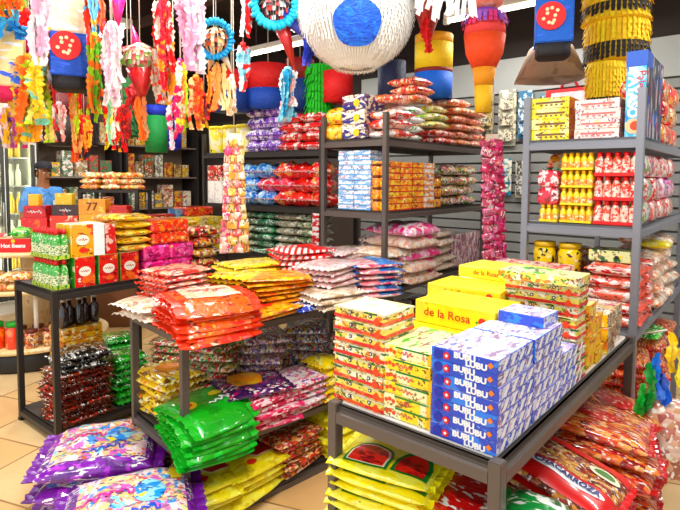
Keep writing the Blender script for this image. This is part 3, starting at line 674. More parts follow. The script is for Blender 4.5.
stack(yrb, M, 1.0, .10, T2, 6, .042, 'yellow bag', 'at the far end of the bottom shelf', 'yellow bags, far bottom shelf', 10, 10, .02)
stack(m2, M, .24, .42, T2, 5, .046, 'brown and green mixed bag', 'at the back left, bottom shelf', 'dark bags, bottom shelf', 70, 14, .02)

# ------------------------------------------------------------------ big bags on the floor
bigc = printed('#eed6dc', (('#f0b490', 9, .50, (1, 1, 1)), ('#f2e49a', 10, .56, (1, 1.3, 1)), ('#4a90d8', 9, .58, (1, 1, 1)), ('#d070b8', 11, .58, (1, 1, 1)), ('#86d0d8', 11, .62, (1, 1, 1)), ('#e0602a', 15, .64, (1, 1, 1)), ('#3a3a7a', 19, .65, (1, 1.5, 1)), ('#fbf4ee', 14, .64, (1, 1, 1)), ('#5aa84a', 14, .69, (1, 1, 1))), .28, .9, .3, 12)
prp = printed('#7a1f9a', (('#5a1478', 7, .55, (1, 1, 1)), ('#b04ac8', 11, .62, (1, 2, 1))), .28, .9, .4, 16)
def big_p(b):
    lx, ly = b.lx, b.ly
    tw = lambda txt, sz, x, y, a, c: kid('lettering', b.text(txt, sz, x, y, a, plain(c, .4), 1.05, .002))
    return [kid('printed_face', b.panel(-lx*.8, lx*.86, -ly*.78, ly*.86, bigc, 'rect', .003, 16), label='many coloured printed face'),
            kid('yellow_corner', b.panel(lx*.62, lx*.84, ly*.35, ly*.82, plain('#f2d21c', .4, 0, .5), 'hex', .007), label='yellow corner patch'),
            kid('blue_print', b.panel(lx*.05, lx*.55, -ly*.35, ly*.4, printed('#2f8fe0', (('#9ad8f2', 9, .52, (1, 1, 1)), ('#f7e04a', 10, .62, (1, 1, 1))), .35, .6, .15), 'round', .006), label='blue splash'),
            tw('~~~~5', .075, -lx*.38, ly*.05, .12, '#c8289a'), tw('~~~~6', .06, lx*.1, -ly*.55, .1, '#2a4ab8')]
big = [kind('party_candy_bag', 'bag', b.mesh(prp), [kid('end_seal', b.seal(1, seals('#6a1a8a'))), kid('end_seal', b.seal(-1, seals('#6a1a8a')))]+big_p(b)) for b in [Bag(.60, .46, .135, sd, lump=.34, ls=8, flat=3, seal=.05, nx=28, ny=20) for sd in (1, 2, 3)]]
FB = Fix(-1.155, 2.50, .16)
for i, (x, y, z, r, tx, lab) in enumerate([(0, 0, .0, 4, 0, 'purple party bag at the bottom of the rear floor pile'), (.02, .0, .105, -3, 0, 'purple party bag in the middle of the rear floor pile'),
        (.0, .02, .21, 6, 0, 'colourful purple edged bag on top of the rear floor pile by the left table'),
        (.26, -.50, .0, 14, 0, 'purple party bag at the bottom of the nearest floor pile'), (.25, -.49, .10, 8, 0, 'purple party bag second from bottom in the nearest floor pile'),
        (.24, -.48, .20, 11, 0, 'colourful purple edged bag lowest in the picture, on the floor')]):
    spawn(big[i % 3], FB.w(x, y, z), FB.yaw+R(r), lab, 'big party bags on the floor')

# ------------------------------------------------------------------ left table
def juiceK(d, w, h, face, edge, splash):
    f = printed(face, ((splash, 9, .60, (1, 1, .8)), ('#f7efe0', 18, .68, (1, 1, 2))), .35, .6, .05)
    e = printed(edge, (('#e8f0c8', 14, .62, (1, 1, 1)),), .4, .5, .05)
    K = boxK(d, w, h, e, f, printed('#f2e6d4', (('#d8b890', 14, .6, (1, 1, 1)),), .5))
    lab = disc(d*.30, 20, plain('#f6eedd', .5), .0012, sy=.8)
    K['kids'] = [kid('white_label', join_meshes([(lab, on_face(0, -w/2-.0004, h*.52, FACE_MY))], 'label'), label='cream oval label'),
                 kid('lettering', join_meshes([(text_mesh('~~~0', d*.17, plain('#a8201c', .5), .0006, 1.1), on_face(0, -w/2-.0022, h*.53, FACE_MY))], 'lettering')),
                 kid('bottom_print', join_meshes([(disc(d*.22, 16, plain(splash, .5), .0012, sy=.5), on_face(.005, -w/2-.0004, h*.2, FACE_MY))], 'print'))]
    return K
ju_r = juiceK(.128, .2, .185, '#d8141c', '#3a9a3a', '#f0762a'); ju_y = juiceK(.135, .2, .20, '#f2a81c', '#f0d020', '#e0461c')
for i, s_ in enumerate((.205, .36, .505)):
    lab = ['red juice carton next to the bottle packs on the left table', 'middle red juice carton of three on the left table', 'red juice carton next to the pink packs on the left table'][i]
    spawn(ju_r, L.w(s_, .13, T0), L.yaw+R(rnd.uniform(-2, 2)), lab, 'red juice cartons')
spawn(ju_y, L.w(.20, .135, T0+.186), L.yaw, 'yellow orange juice carton standing on the red cartons', None)
whb = boxK(.07, .2, .2, wht, wht, wht); spawn(whb, L.w(.305, .135, T0+.186), L.yaw, 'plain white box beside the yellow juice carton', None)
rdp = boxK(.065, .2, .062, printed('#d8202a', (('#f6d0c0', 16, .58, (1, 1, 1)),), .35, .6, .1))
stack(rdp, L, .38, .135, T0+.186, 3, .063, 'small red pack', 'between white box and yellow bags', 'small red packs', 0, 2, .003)
ylp = printed('#f2c81e', (('#f7e48a', 9, .55, (1, 1, 1)), ('#e8902a', 12, .60, (1, 2, 1)), ('#b8601c', 18, .70, (1, 2, 1)), ('#6a78b0', 16, .71, (1, 1, 1))), .3, .7, .3)
ylb = bagK(.25, .24, .05, ylp, seals('#f2d21e'), (1, 2), lump=.35)
stack(ylb, L, .56, .14, T0+.186, 5, .05, 'golden yellow bag', 'on the cartons of the left table', 'golden bags on the left table', 4, 4, .008)
pkp = printed('#d81a78', (('#f06aa8', 12, .55, (1, 1, 1)), ('#f4c02a', 18, .68, (1, 1, 1)), ('#8a1450', 14, .62, (1, 1, 1)), ('#f6e0ea', 22, .70, (1, 1, 1))), .3, .8, .25)
pkK = boxK(.195, .24, .104, pkp, pkp, pkp, name='sweets_pack', cat='pack', bevel=.014)
stack(pkK, L, .70, .13, T0, 2, .105, 'magenta sweets pack', 'right of the red juice cartons', 'magenta packs', 0, 2, .004)
stack(pkK, L, .90, .13, T0, 2, .105, 'magenta sweets pack', 'at the right of the magenta row', 'magenta packs', 0, 2, .004)
orp = printed('#f0522a', (('#f28a4a', 10, .52, (1, 1, 1)), ('#d8281a', 14, .58, (1, 1, 1)), ('#f8d8b0', 20, .66, (1, 1, 1))), .3, .8, .25)
orK = boxK(.30, .24, .082, orp, orp, orp, name='sweets_pack', cat='pack', bevel=.014)
stack(orK, L, .82, .14, T0+.213, 2, .083, 'orange red sweets pack', 'on the magenta packs', 'orange red packs', 0, 3, .006)
brp = candy(['#8a4a1c', '#d89a3a', '#5a2a14', '#e8c06a', '#c83a2a', '#f0d8a0'], 30, (1, 1, 1), .15, .9)
brK = bagK(.28, .24, .08, brp, None, (7, 8), lump=.3)
stack(brK, L, 1.14, .14, T0, 4, .078, 'brown and gold sweets bag', 'at the right end of the left table', 'brown gold bags', 0, 6, .01)
stack(ylb, L, 1.12, .40, T0, 7, .05, 'yellow bag', 'behind the brown and gold bags', 'yellow bags at back left', 10, 6, .01)
orb2 = bagK(.28, .24, .06, printed('#f09a4a', (('#f7d0a0', 9, .52, (1, 1, 1)), ('#e0702a', 12, .6, (1, 1, 1)), ('#c8401a', 18, .68, (1, 1, 1))), .3, .7, .3), None, (1, 2), lump=.3)
stack(orb2, L, .62, .42, T0, 7, .06, 'orange tinted bag', 'in the rear row of the left table', 'orange bags, rear row', 0, 6, .01)
stack(orb2, L, .88, .42, T0, 6, .06, 'peach orange bag', 'in the rear row behind magenta packs', 'orange bags, rear row', 0, 6, .01)
# drink bottle packs
def bottleK(nx, ny, r, h, pitch, body, cap, lab, name='bottle_pack', tray=None):
    ks = []
    b = MB(); b.lathe([(.0, r*.9), (.003, r), (h*.62, r), (h*.70, r*.92), (h*.78, r*.62), (h*.84, r*.52)], 12)
    bm = b.mesh('bottle', body)
    c = MB(); c.lathe([(h*.84, r*.64), (h, r*.6)], 10); cm = c.mesh('cap', cap)
    w = MB(); w.lathe([(h*.14, r*1.03), (h*.48, r*1.03)], 12, cap=False); wm = w.mesh('label', lab)
    for j in range(ny):
        for i in range(nx):
            ks.append(kid('bottle', bm, ((i-(nx-1)/2)*pitch, (j-(ny-1)/2)*pitch, .003), (0, 0, rnd.uniform(0, 6)), None, [kid('cap', cm), kid('paper_label', wm)]))
    t = MB(); X = nx*pitch/2; Y = ny*pitch/2; t.box(-X, -Y, 0, X, Y, .003)
    for (x0, y0, x1, y1) in ((-X, -Y, X, -Y+.001), (-X, Y-.001, X, Y), (-X, -Y, -X+.001, Y), (X-.001, -Y, X, Y)): t.box(x0, y0, 0, x1, y1, h*.16)
    return kind(name, 'bottles', t.mesh('tray', tray or plain('#d8b890', .6)), ks)
glb = printed('#4fae4a', (('#dfe8c8', 40, .60, (1, 1, 1)),), .2, 1, 0)
gp = bottleK(2, 7, .024, .175, .045, glb, plain('#c8202a', .4), printed('#e8f0c8', (('#2a7a3a', 44, .54, (1, 1, 2)), ('#c8322a', 40, .66, (1, 1, 2))), .4, .4, 0), tray=printed('#c8d86a', (('#2a5a2a', 44, .58, (1, 1, 2)),), .4))
spawn(gp, L.w(.075, .20, T0), L.yaw, 'lower tray of green bottles with red caps at the left table corner', 'green bottle trays')
spawn(gp, L.w(.075, .20, T0+.182), L.yaw+.03, 'upper tray of green bottles with red caps at the left table corner', 'green bottle trays')
# lower shelf of the left table
LZ = .0865
drm = printed('#6a2a1c', (('#c8402a', 12, .54, (1, 2.5, 1)), ('#f0d8c0', 16, .66, (1, 3, 1)), ('#2a1a14', 10, .58, (1, 2, 1)), ('#e87a4a', 18, .68, (1, 2, 1))), .25, .9, .35)
dr = bagK(.31, .34, .03, drm, seals('#5a2418'), (1, 2, 3), lump=.3)
stack(dr, L, .20, .165, LZ, 11, .029, 'dark red and brown bag', 'on the left table low shelf', 'dark red bags, left table', 90, 5, .012)
bkm = printed('#1f1c1a', (('#f2ece0', 9, .60, (1, 2.5, 1)), ('#5a4a3a', 12, .6, (1, 1, 1)), ('#c8a05a', 16, .70, (1, 1, 1))), .2, .9, .35)
bk = bagK(.31, .30, .035, bkm, seals('#2a2624'), (4, 5), lump=.35)
stack(bk, L, .22, .165, LZ+.32, 3, .034, 'black and white bag', 'on the dark red pile', 'black bags, left table', 85, 8, .012)
gn = bagK(.26, .22, .048, printed('#1f9a34', (('#5ac85a', 9, .56, (1, 2, 1)), ('#0f6a22', 8, .58, (1, 1, 1)), ('#e8f2d8', 16, .69, (1, 3, 1))), .22, .9, .35), seals('#2fae48'), (6, 7), lump=.3)
stack(gn, L, .52, .15, LZ, 7, .047, 'shiny green bag', 'on the left table low shelf', 'green bags, left table', 85, 6, .012)
stack(gn, L, .62, .41, LZ, 8, .047, 'shiny green bag', 'at the back of the left table shelf', 'green bags, left table', 80, 8, .012)
stack(m2, L, .95, .2, LZ, 7, .046, 'mixed green and red bag', 'at the far end, left table shelf', 'mixed bags, left table', 20, 12, .02)

# ------------------------------------------------------------------ centre rack
c1, c2, c3 = 1.866, 1.384, .876
def packK(d, w, h, m, seeds=(1, 2), lump=.12, **kw): return bagK(d, w, h, m, None, seeds, name='sweets_pack', cat='pack', lump=lump, flat=9, seal=.004, **kw)
oy = packK(.24, .155, .115, printed('#f2b52a', (('#f7dc6a', 12, .52, (1, 1, 1)), ('#e0702a', 16, .6, (1, 1, 1)), ('#fbf0d0', 22, .68, (1, 1, 1))), .3, .8, .25))
stack(oy, C, .14, .465, c1, 2, .113, 'orange yellow pack', 'at the left end of the centre rack top', 'orange yellow packs', 0, 3, .004)
swm = printed('#f2ead8', (), .35, .6, .05, lines=('#3a2a6a', (0, 0, .7), 9, .55))
def swK():
    K = boxK(.22, .2, .098, printed('#efe6d0', (('#3a2a72', 10, .52, (1, .8, 1.6)), ('#7a1f3a', 12, .64, (1, 1, 1))), .35, .7, .1), name='sweets_pack', cat='pack', bevel=.006)
    mb = MB(); n = 16
    for q, (z0, am) in enumerate(((.018, .012), (.066, .014))):
        vs = []
        for k in range(n+1):
            y = -.095+.19*k/n; z = z0+am*math.sin(k/n*6.3+q); vs += [(-.1112, y, z), (-.1112, y, z+.014)]
        mb.add(vs, [(2*k, 2*k+1, 2*k+3, 2*k+2) for k in range(n)], q)
    K['kids'] = [kid('wave_print', mb.mesh('wave', [plain('#23307a', .4), plain('#f7f4ee', .4)]), label='blue and white waves'),
                 kid('yellow_disc', join_meshes([(disc(.026, 18, plain('#f2c62a', .45), .0016), on_face(-.1105, -.03, .042, FACE_MX))], 'disc'), label='yellow disc')]
    return K
stack(swK(), C, .13, .285, c1+.001, 3, .1, 'white pack with purple waves', 'on the centre rack top', 'wave printed packs', 0, 2, .003)
rwm = printed('#f6ece2', (('#e03a2a', 9, .54, (1, 1, .8)), ('#f28a5a', 14, .6, (1, 1, 1)), ('#ffffff', 18, .66, (1, 1, 1))), .3, .8, .3)
rwp = bagK(.28, .22, .07, rwm, seals('#e8503a'), (1, 2), lump=.35)
stack(rwp, C, .17, .085, c1, 3, .066, 'white and red sweets bag', 'behind the rack front post, top', 'white red bags', 90, 6, .01)
crp = boxK(.14, .12, .3, printed('#f0e2d0', (('#e8b8a8', 8, .58, (1, 1, 1)),), .5), name='carton')
spawn(crp, C.w(.42, .33, c1), C.yaw+.2, 'cream upright carton behind the wave printed packs', None)
wgm = printed('#f4efe6', (('#2fae4a', 9, .60, (1, 1, 1)), ('#e85a4a', 12, .64, (1, 1, 1)), ('#ffffff', 7, .55, (1, 1, 1)), ('#7ac07a', 18, .68, (1, 1, 1))), .3, .8, .3)
wgb = bagK(.30, .26, .06, wgm, seals('#f2f2ea'), (1, 2), lump=.35)
stack(wgb, C, .40, .15, c1, 4, .062, 'white and green sweets bag', 'behind the centre post, rack top', 'white green bags', 0, 6, .012)
rob = bagK(.30, .26, .07, candy(['#e0402a', '#f0702a', '#c82a1c', '#f7d8b0', '#f2943a'], 26, (1, 1.5, 1), .25, 1), None, (3, 4), lump=.35)
stack(rob, C, .26, .16, c1+.25, 1, .07, 'red orange sweets bag', 'on top near the centre post', None, 10, 8, .01)
stack(rob, C, .66, .22, c1+.30, 3, .066, 'red brown sweets bag', 'at the top of the rack heap', 'red bags on the heap', 0, 12, .02)
ygb = bagK(.32, .26, .06, candy(['#e8d84a', '#b8d04a', '#f2ecc0', '#7ab04a', '#f0b03a'], 28, (1, 1.5, 1), .3, 1), None, (5, 6), lump=.35)
rdb = bagK(.30, .26, .06, candy(['#d82a2a', '#f06a5a', '#f7d8d0', '#b01a1c', '#f2a08a'], 24, (1, 1, 1), .3, 1), None, (7, 8), lump=.3)
stack(rdb, C, .86, .15, c1, 2, .06, 'red sweets bag', 'at the foot of the rack top heap', 'red bags, rack top', 0, 5, .01)
stack(ygb, C, .80, .16, c1+.12, 3, .058, 'yellow green sweets bag', 'in the heap on the rack top', 'yellow green bags', 0, 10, .015)
opb = bagK(.32, .27, .065, candy(['#e8805a', '#f2b08a', '#c8502a', '#f7e0c8', '#e0603a', '#d8a04a'], 28, (1, 1.2, 1), .25, 1), None, (9, 10), lump=.35)
stack(opb, C, 1.16, .15, c1, 6, .064, 'orange pink sweets bag', 'at the right part of the rack top', 'orange pink bags', 0, 10, .015)
stack(opb, C, 1.42, .15, c1, 5, .064, 'peach sweets bag', 'at the far right end of the rack top', 'orange pink bags', 0, 10, .012)
# middle shelf: boxes
wbf = printed('#eef2f8', (('#8fb8e0', 12, .54, (1, .8, 2)), ('#e8a0b0', 20, .64, (1, 1, 2)), ('#4a86c8', 16, .66, (1, .7, 2.5))), .4, .4, .03)
def lidded(d, w, h, f, s, t, edge, name='sweets_box'):
    mb = MB(); mb.box(-d/2-.001, -w/2-.001, h*.0+.001, d/2+.001, w/2+.001, h*.22)
    return boxK(d, w, h, f, s, t, [kid('box_edge', mb.mesh('edge', edge))], name)
wbK = lidded(.2, .135, .033, wbf, wbf, plain('#e8eef4', .5), plain('#6aa8d8', .5))
for t_, w_ in ((.352, 'in the left column, centre rack'), (.212, 'in the right column, centre rack')):
    stack(wbK, C, .125, t_, c2, 12, .0338, 'pale blue flat box', w_, 'pale blue boxes', 0, 1.5, .003)
jar = MB(); jar.lathe([(0, .03), (.004, .032), (.058, .032), (.064, .027)], 14); jarm = jar.mesh('jar', printed('#e88a1c', (('#f7c83a', 30, .55, (1, 1, 1)), ('#7a2a14', 34, .62, (1, 1, 1))), .25, .9, 0))
jl = MB(); jl.lathe([(.064, .03), (.078, .03)], 14); jlm = jl.mesh('lid', plain('#5a2a1a', .4))
jarK = kind('sweets_jar', 'jar', jarm, [kid('lid', jlm)])
for q, (s_, t_) in enumerate(((.05, .105), (.05, .045))):
    stack(jarK, C, s_, t_, c2, 4, .0785, 'small orange jar', 'in the %s column by the rack front post' % ('left', 'right')[q], 'orange jars', 0, 90, .001)
def colbox(base, acc, ed, d=.14, w=.2, h=.0405):
    f = printed(base, acc, .4, .4, .03); return lidded(d, w, h, f, f, plain('#f0e0c0', .5), plain(ed, .45))
cbK = [colbox('#f2c02a', (('#e8702a', 16, .55, (1, 1, 1.4)), ('#fff0c0', 22, .64, (1, 1, 1))), '#d8501c'), colbox('#f0902a', (('#f7d86a', 14, .54, (1, 1, 1.4)), ('#b83a1c', 20, .66, (1, 1, 1))), '#b8401c'),
       colbox('#f4ece0', (('#f0a040', 14, .56, (1, 1, 1.6)), ('#5a7ac0', 22, .66, (1, 1, 1))), '#e08a2a')]
for q, (s_, K) in enumerate(((.115, cbK[1]), (.275, cbK[0]), (.435, cbK[1]), (.59, cbK[2]))):
    stack(K, C, s_, .115, c2, 8, .0412, ('orange box', 'yellow orange box', 'deep orange box', 'white and orange box')[q], 'in the %s column right of the post' % ('first', 'second', 'third', 'fourth')[q], 'orange boxes, centre rack', 0, 1.5, .003)
for q, s_ in enumerate((.70, .765)):
    stack(jarK, C, s_, .05, c2, 3, .0785, 'amber jar', 'in the %s jar column before the mixed bags' % ('left', 'right')[q], 'amber jars', 0, 90, .001)
gmx = candy(['#4a8a3a', '#9ac05a', '#d8384a', '#f2e6c8', '#2a5a2a', '#e8b04a', '#c86a8a', '#f7f2e6'], 30, (1, 1.3, 1), .3, 1)
gmb = bagK(.32, .28, .09, gmx, None, (1, 2), lump=.35)
stack(gmb, C, .97, .16, c2, 4, .082, 'green and red mixed bag', 'on the rack middle shelf, left heap', 'mixed bags, centre rack', 0, 10, .02)
stack(gmb, C, 1.28, .16, c2, 4, .082, 'green and red mixed bag', 'on the rack middle shelf, right heap', 'mixed bags, centre rack', 0, 10, .02)
stack(rdb, C, .30, .40, c2, 5, .06, 'red bag', 'behind the orange boxes', 'rear red bags', 0, 8, .02)
# bottom shelf
bigp = candy(['#f2d8c2', '#ecc0ac', '#f7e8d6', '#e8a894', '#e8d0a8', '#eccaba'], 16, (1, 2.2, 1), .4, 1, .3, .3)
def bp_p(b): return [kid('pink_print', b.panel(-.02, b.lx*.9, -b.ly*.9, b.ly*.1, printed('#e8408a', (('#f7a0c0', 9, .55, (1, 1, 1)), ('#d81a5a', 12, .62, (1, 1, 1)), ('#f28a2a', 14, .68, (1, 1, 1))), .3, .8, .25), 'round', .004), label='bright pink printed area')]
pinkm = candy(['#f2609c', '#f7b0cc', '#e03a80', '#fbe0ea', '#f28ab4'], 11, (1, 2.2, 1), .3, 1, .3, .3)
bpb = bagK(.5, .38, .09, bigp, seals('#f4dccb'), (1, 2), bp_p, lump=.35, droop=('-y', .1, .6)) + bagK(.5, .38, .09, pinkm, seals('#f08ab0'), (3,), None, lump=.35, droop=('-y', .1, .6))
bpb = [bpb[0], bpb[1], bpb[2], bpb[0], bpb[2]]
stack(bpb, C, .40, .12, c3, 5, .082, 'large pale or pink bag', 'on the centre rack low shelf', 'large pale bags', -4, 6, .015, fan=2)
bp2 = bagK(.42, .36, .07, candy(['#fbeee0', '#f6e0c8', '#fdf7ec', '#f0d0b0', '#e8c0a8'], 13, (1, 2.2, 1), .4, 1, .3, .3), seals('#f6e6d8'), (3, 4), lump=.35)
stack(bp2, C, .86, .19, c3, 5, .066, 'large cream bag', 'right of the pink printed bags', 'large cream bags', 6, 8, .015)
tub = boxK(.26, .3, .27, printed('#d8b8b8', (('#a06a8a', 18, .52, (1, 1, .5)), ('#f2ece6', 16, .58, (1, 1, .5)), ('#c83a4a', 24, .66, (1, 1, .6))), .15, 1, .1), name='clear_tub', cat='tub')
spawn(tub, C.w(1.16, .2, c3), C.yaw, 'clear tub of striped sticks, left, on the low shelf', 'clear tubs'); spawn(tub, C.w(1.42, .2, c3), C.yaw, 'clear tub of striped sticks, right, on the low shelf', 'clear tubs')
pgb = bagK(.36, .26, .06, candy(['#f2a83a', '#f6dcc0', '#e8c02a', '#f7f0e0', '#d88a5a'], 18, (1, 2.4, 1), .3, 1), None, (5, 6), lump=.35)
stack(pgb, C, .16, .40, c3, 4, .058, 'orange and cream bag', 'at the left end of the low shelf', 'orange cream bags', 85, 10, .02)
stack(bp2, C, .20, .17, c3, 4, .062, 'cream bag', 'behind the front post on the low shelf', 'cream bags by the post', 90, 8, .012)
stack(m1, C, .5, .42, c3, 6, .048, 'dark violet bag', 'at the back of the low shelf', 'rear violet bags', 20, 14, .02)
stack(m1, C, .95, .42, c3, 6, .048, 'purple mixed bag', 'at the back right of the low shelf', 'rear violet bags', 20, 14, .02)
stack(m2, C, .4, .2, .401, 6, .048, 'dark green bag', 'on the lowest shelf of the centre rack', 'lowest bags, centre rack', 20, 14, .03)
stack(dr, C, .9, .2, .401, 8, .03, 'dark red bag', 'on the lowest shelf, right part', 'lowest bags, centre rack', 10, 14, .03)

# ------------------------------------------------------------------ right rack
r1, r2, r3, r4 = 1.805, 1.378, .881, .401
def longbox(base, acc, end, d, w, h):
    K = boxK(d, w, h, printed(base, acc, .4, .4, .03), printed(end, (('#c86a1c', 18, .58, (1, 1, 1)), ('#fff0c0', 24, .66, (1, 1, 1))), .4, .4, .03), None)
    mb = MB(); mb.box(-d/2-.0012, -w*.40, h*.42, -d/2, w*.36, h*.62)
    for k in range(5): mb.box(-d/2-.0016, -w*.34+k*w*.13, h*.2, -d/2, -w*.28+k*w*.13, h*.36)
    K['kids'] = [kid('printed_line', mb.mesh('line', plain('#7a5a3a' if base != '#f7dcd6' else '#e07a7a', .5)))]
    return K
ylx = longbox('#f4e04a', (('#fbf4b0', 10, .55, (1, 1, .6)), ('#b8a03a', 26, .68, (1, 1, 1))), '#e8922a', .22, .195, .054)
stack(ylx, RK, .14, .445, r1, 4, .0548, 'yellow flat box', 'on the right rack top shelf', 'yellow boxes, right rack', 0, 1, .002)
pkx = longbox('#f7dcd6', (('#fdf2ec', 10, .52, (1, 1, .6)), ('#f0b0a0', 20, .62, (1, 1, 1)), ('#f2dc8a', 14, .66, (1, 1, 1))), '#f2c8c0', .22, .205, .047)
stack(pkx, RK, .14, .215, r1, 4, .0478, 'pale pink flat box', 'between yellow boxes and tall blue box', 'pale pink boxes', 0, 1, .002)
# the tall blue box
pay = boxK(.46, .085, .40, printed('#5ab8e0', (('#a8dcf0', 9, .52, (1, 1, .6)), ('#e8f4fa', 10, .62, (1, 1, .5)), ('#2a86c8', 12, .64, (1, 1, .5))), .35, .6, .05, fine=False),
           printed('#3a3f52', (('#1f4fa8', 9, .50, (1, 1, .5)), ('#a8a0a4', 12, .54, (1, 1, .4)), ('#a83a4a', 14, .60, (1, 1, .4)), ('#20242e', 11, .52, (1, 1, .4))), .5, .15, .1, fine=False), plain('#2a5ab0', .5))
rotT = Matrix.Rotation(R(-90), 4, 'Z')
pay['kids'] = [kid('lettering', join_meshes([(text_mesh('PAYASO', .062, plain('#f7f2f4', .4), .0008, .95, bold=.003), on_face(-.2315, .012, .20, FACE_MX) @ rotT), (text_mesh('Paletas', .05, plain('#c8282a', .4), .0008, 1), on_face(-.2315, -.022, .24, FACE_MX) @ rotT)], 'lettering'), label='white and red lettering running down'),
               kid('round_print', join_meshes([(disc(.036, 18, plain('#f2c8a0', .45)), on_face(-.2308, .005, .05, FACE_MX)), (disc(.022, 16, plain('#c8562a', .45), .002), on_face(-.2308, -.002, .052, FACE_MX))], 'print'), label='peach and brown round print'),
               kid('blue_lid', (lambda mb: (mb.box(-.232, -.0445, .33, -.09, .0445, .402), mb.mesh('lid', plain('#2458b8', .4)))[1])(MB()), label='deep blue flap')]
spawn(pay, RK.w(.27, .05, r1), RK.yaw, 'tall blue box with white lettering behind the right rack post', None)
rpk = packK(.26, .24, .13, printed('#e83a2a', (('#f7d8a0', 9, .54, (1, 1, 1)), ('#f2a03a', 12, .6, (1, 1, 1)), ('#fdf2e0', 16, .66, (1, 1, 1))), .3, .8, .2), (1, 2))
stack(rpk, RK, .80, .14, r1, 3, .128, 'red and cream pack', 'right of the tall blue box', 'red packs on the rack top', 0, 3, .005)
stack(rpk, RK, 1.10, .14, r1, 3, .128, 'orange red pack', 'at the right edge of the rack top', 'red packs on the rack top', 0, 3, .005)
# bottles
yelB = printed('#f7d21a', (('#f7e86a', 26, .56, (1, 1, 1)),), .2, 1, 0); redB = printed('#f0c8b8', (('#e85a4a', 22, .5, (1, 1, 1)), ('#f7efe6', 24, .6, (1, 1, 1))), .2, 1, 0)
yP = bottleK(2, 5, .0155, .086, .031, yelB, plain('#f2b81a', .4), printed('#f2a02a', (('#fff4c8', 40, .54, (1, 1, 1)), ('#c8501c', 44, .64, (1, 1, 1))), .4, .4, 0), tray=plain('#f2dc3a', .5))
rP = bottleK(2, 5, .0195, .116, .0395, redB, plain('#d8202a', .4), printed('#f2d8c8', (('#d82a2a', 34, .52, (1, 1, 1)), ('#ffffff', 40, .62, (1, 1, 1))), .4, .4, 0), tray=plain('#d83a2a', .5))
for i in range(4): spawn(yP, RK.w(.055, .300, r2+.0895*i), RK.yaw, 'yellow mini bottle pack, %s in the column left of red packs' % from_top(i, 4), 'yellow bottle packs')
for i in range(3): spawn(rP, RK.w(.06, .118, r2+.119*i), RK.yaw, 'red capped mini bottle pack, %s by the grey post' % from_top(i, 3), 'red bottle packs')
yP3 = bottleK(2, 3, .0155, .086, .031, yelB, plain('#f2b81a', .4), printed('#f2a02a', (('#fff4c8', 40, .54, (1, 1, 1)),), .4, .4, 0), tray=plain('#f2dc3a', .5))
spawn(yP3, RK.w(.055, .435, r2), RK.yaw, 'short yellow bottle pack at the left end of the bottle shelf', 'yellow bottle packs')
rsm = packK(.1, .11, .09, printed('#d82a4a', (('#f7d8d8', 18, .54, (1, 1, 1)), ('#8a1424', 16, .62, (1, 1, 1))), .3, .8, .2), (1,))
for i in range(2): spawn(rsm[0], RK.w(.07, .44, r2+.092+.092*i), RK.yaw, '%s crimson pack above the short yellow bottles' % ('lower', 'upper')[i], 'crimson packs')
gsm = packK(.14, .12, .09, printed('#3a7a4a', (('#c8d8b8', 14, .54, (1, 1, 1)), ('#2a3a3a', 12, .6, (1, 1, 1))), .25, .9, .2), (2,))
spawn(gsm[0], RK.w(.20, .46, r2+.2), RK.yaw, 'dark green pack behind the crimson packs', None)
for i in range(3): spawn(rpk[i % 2], RK.w(.36, .40, r2+.12*i), RK.yaw, 'red pack, %s behind the yellow bottles' % from_top(i, 3), 'rear red packs')
gmp = packK(.2, .2, .12, candy(['#6aa04a', '#b8c88a', '#d84a5a', '#f2ecdc', '#8a4a8a'], 30, (1, 1, 1), .3, 1), (3, 4))
stack(gmp, RK, .26, .11, r2, 3, .119, 'green tinted sweets pack', 'right of the grey post, middle shelf', 'packs beside the post', 0, 3, .004)
rmp = packK(.22, .2, .12, candy(['#d82a3a', '#f07a7a', '#f7e0dc', '#b81a2a', '#f2b0a0'], 28, (1, 1, 1), .3, 1), (5, 6))
stack(rmp, RK, .50, .11, r2, 3, .119, 'red sweets pack', 'second row from the grey post', 'packs beside the post', 0, 3, .004)
pmp = packK(.22, .2, .12, candy(['#7a3ab0', '#c86ac8', '#f2d8e8', '#d82a5a', '#f0a0b8'], 28, (1, 1, 1), .3, 1), (7, 8))
stack([rmp[0], pmp[0]], RK, .76, .11, r2, 3, .119, 'red or purple sweets pack', 'third row from the grey post', 'packs beside the post', 0, 3, .004)
stack([rmp[1], pmp[1]], RK, 1.02, .11, r2, 3, .119, 'red or purple sweets pack', 'at the picture right edge', 'packs beside the post', 0, 3, .004)
# low shelf: spotted yellow jars, brown bags, long red packs
jy = MB(); jy.lathe([(0, .05), (.01, .058), (.09, .058), (.12, .052)], 18); jym = jy.mesh('jar', printed('#f2cf1c', (('#1f1a14', 20, .60, (1, 1, 1)), ('#f7ecc0', 16, .66, (1, 1, 1))), .2, 1, 0))
jyl = MB(); jyl.lathe([(.12, .056), (.145, .056)], 18)
jyK = kind('sweets_jar', 'jar', jym, [kid('lid', jyl.mesh('lid', plain('#d8b01a', .4)))])
stdm = boxK(.2, .26, .24, printed('#5a3a24', (('#8a5a34', 9, .55, (1, 1, 1)),), .5)); 
for i, t_ in enumerate((.47, .34)):
    spawn(stdm, RK.w(.13, t_+.0, r3), RK.yaw, 'brown box under the %s yellow spotted jar' % ('left', 'right')[i], 'brown boxes') if i == 0 else None
    spawn(jyK, RK.w(.10, t_, r3+.241), RK.yaw+i, '%s yellow jar with black spots under the bottle shelf' % ('left', 'right')[i], 'spotted jars')
bnb = bagK(.28, .2, .06, candy(['#b8703a', '#8a4a24', '#d8a06a', '#f0d8b8', '#6a3418'], 28, (1, 1, 1), .15, 1), None, (1, 2), lump=.3)
stack(bnb, RK, .36, .40, r3, 6, .058, 'brown sweets bag', 'behind the spotted jars', 'brown bags, right rack', 0, 8, .015)
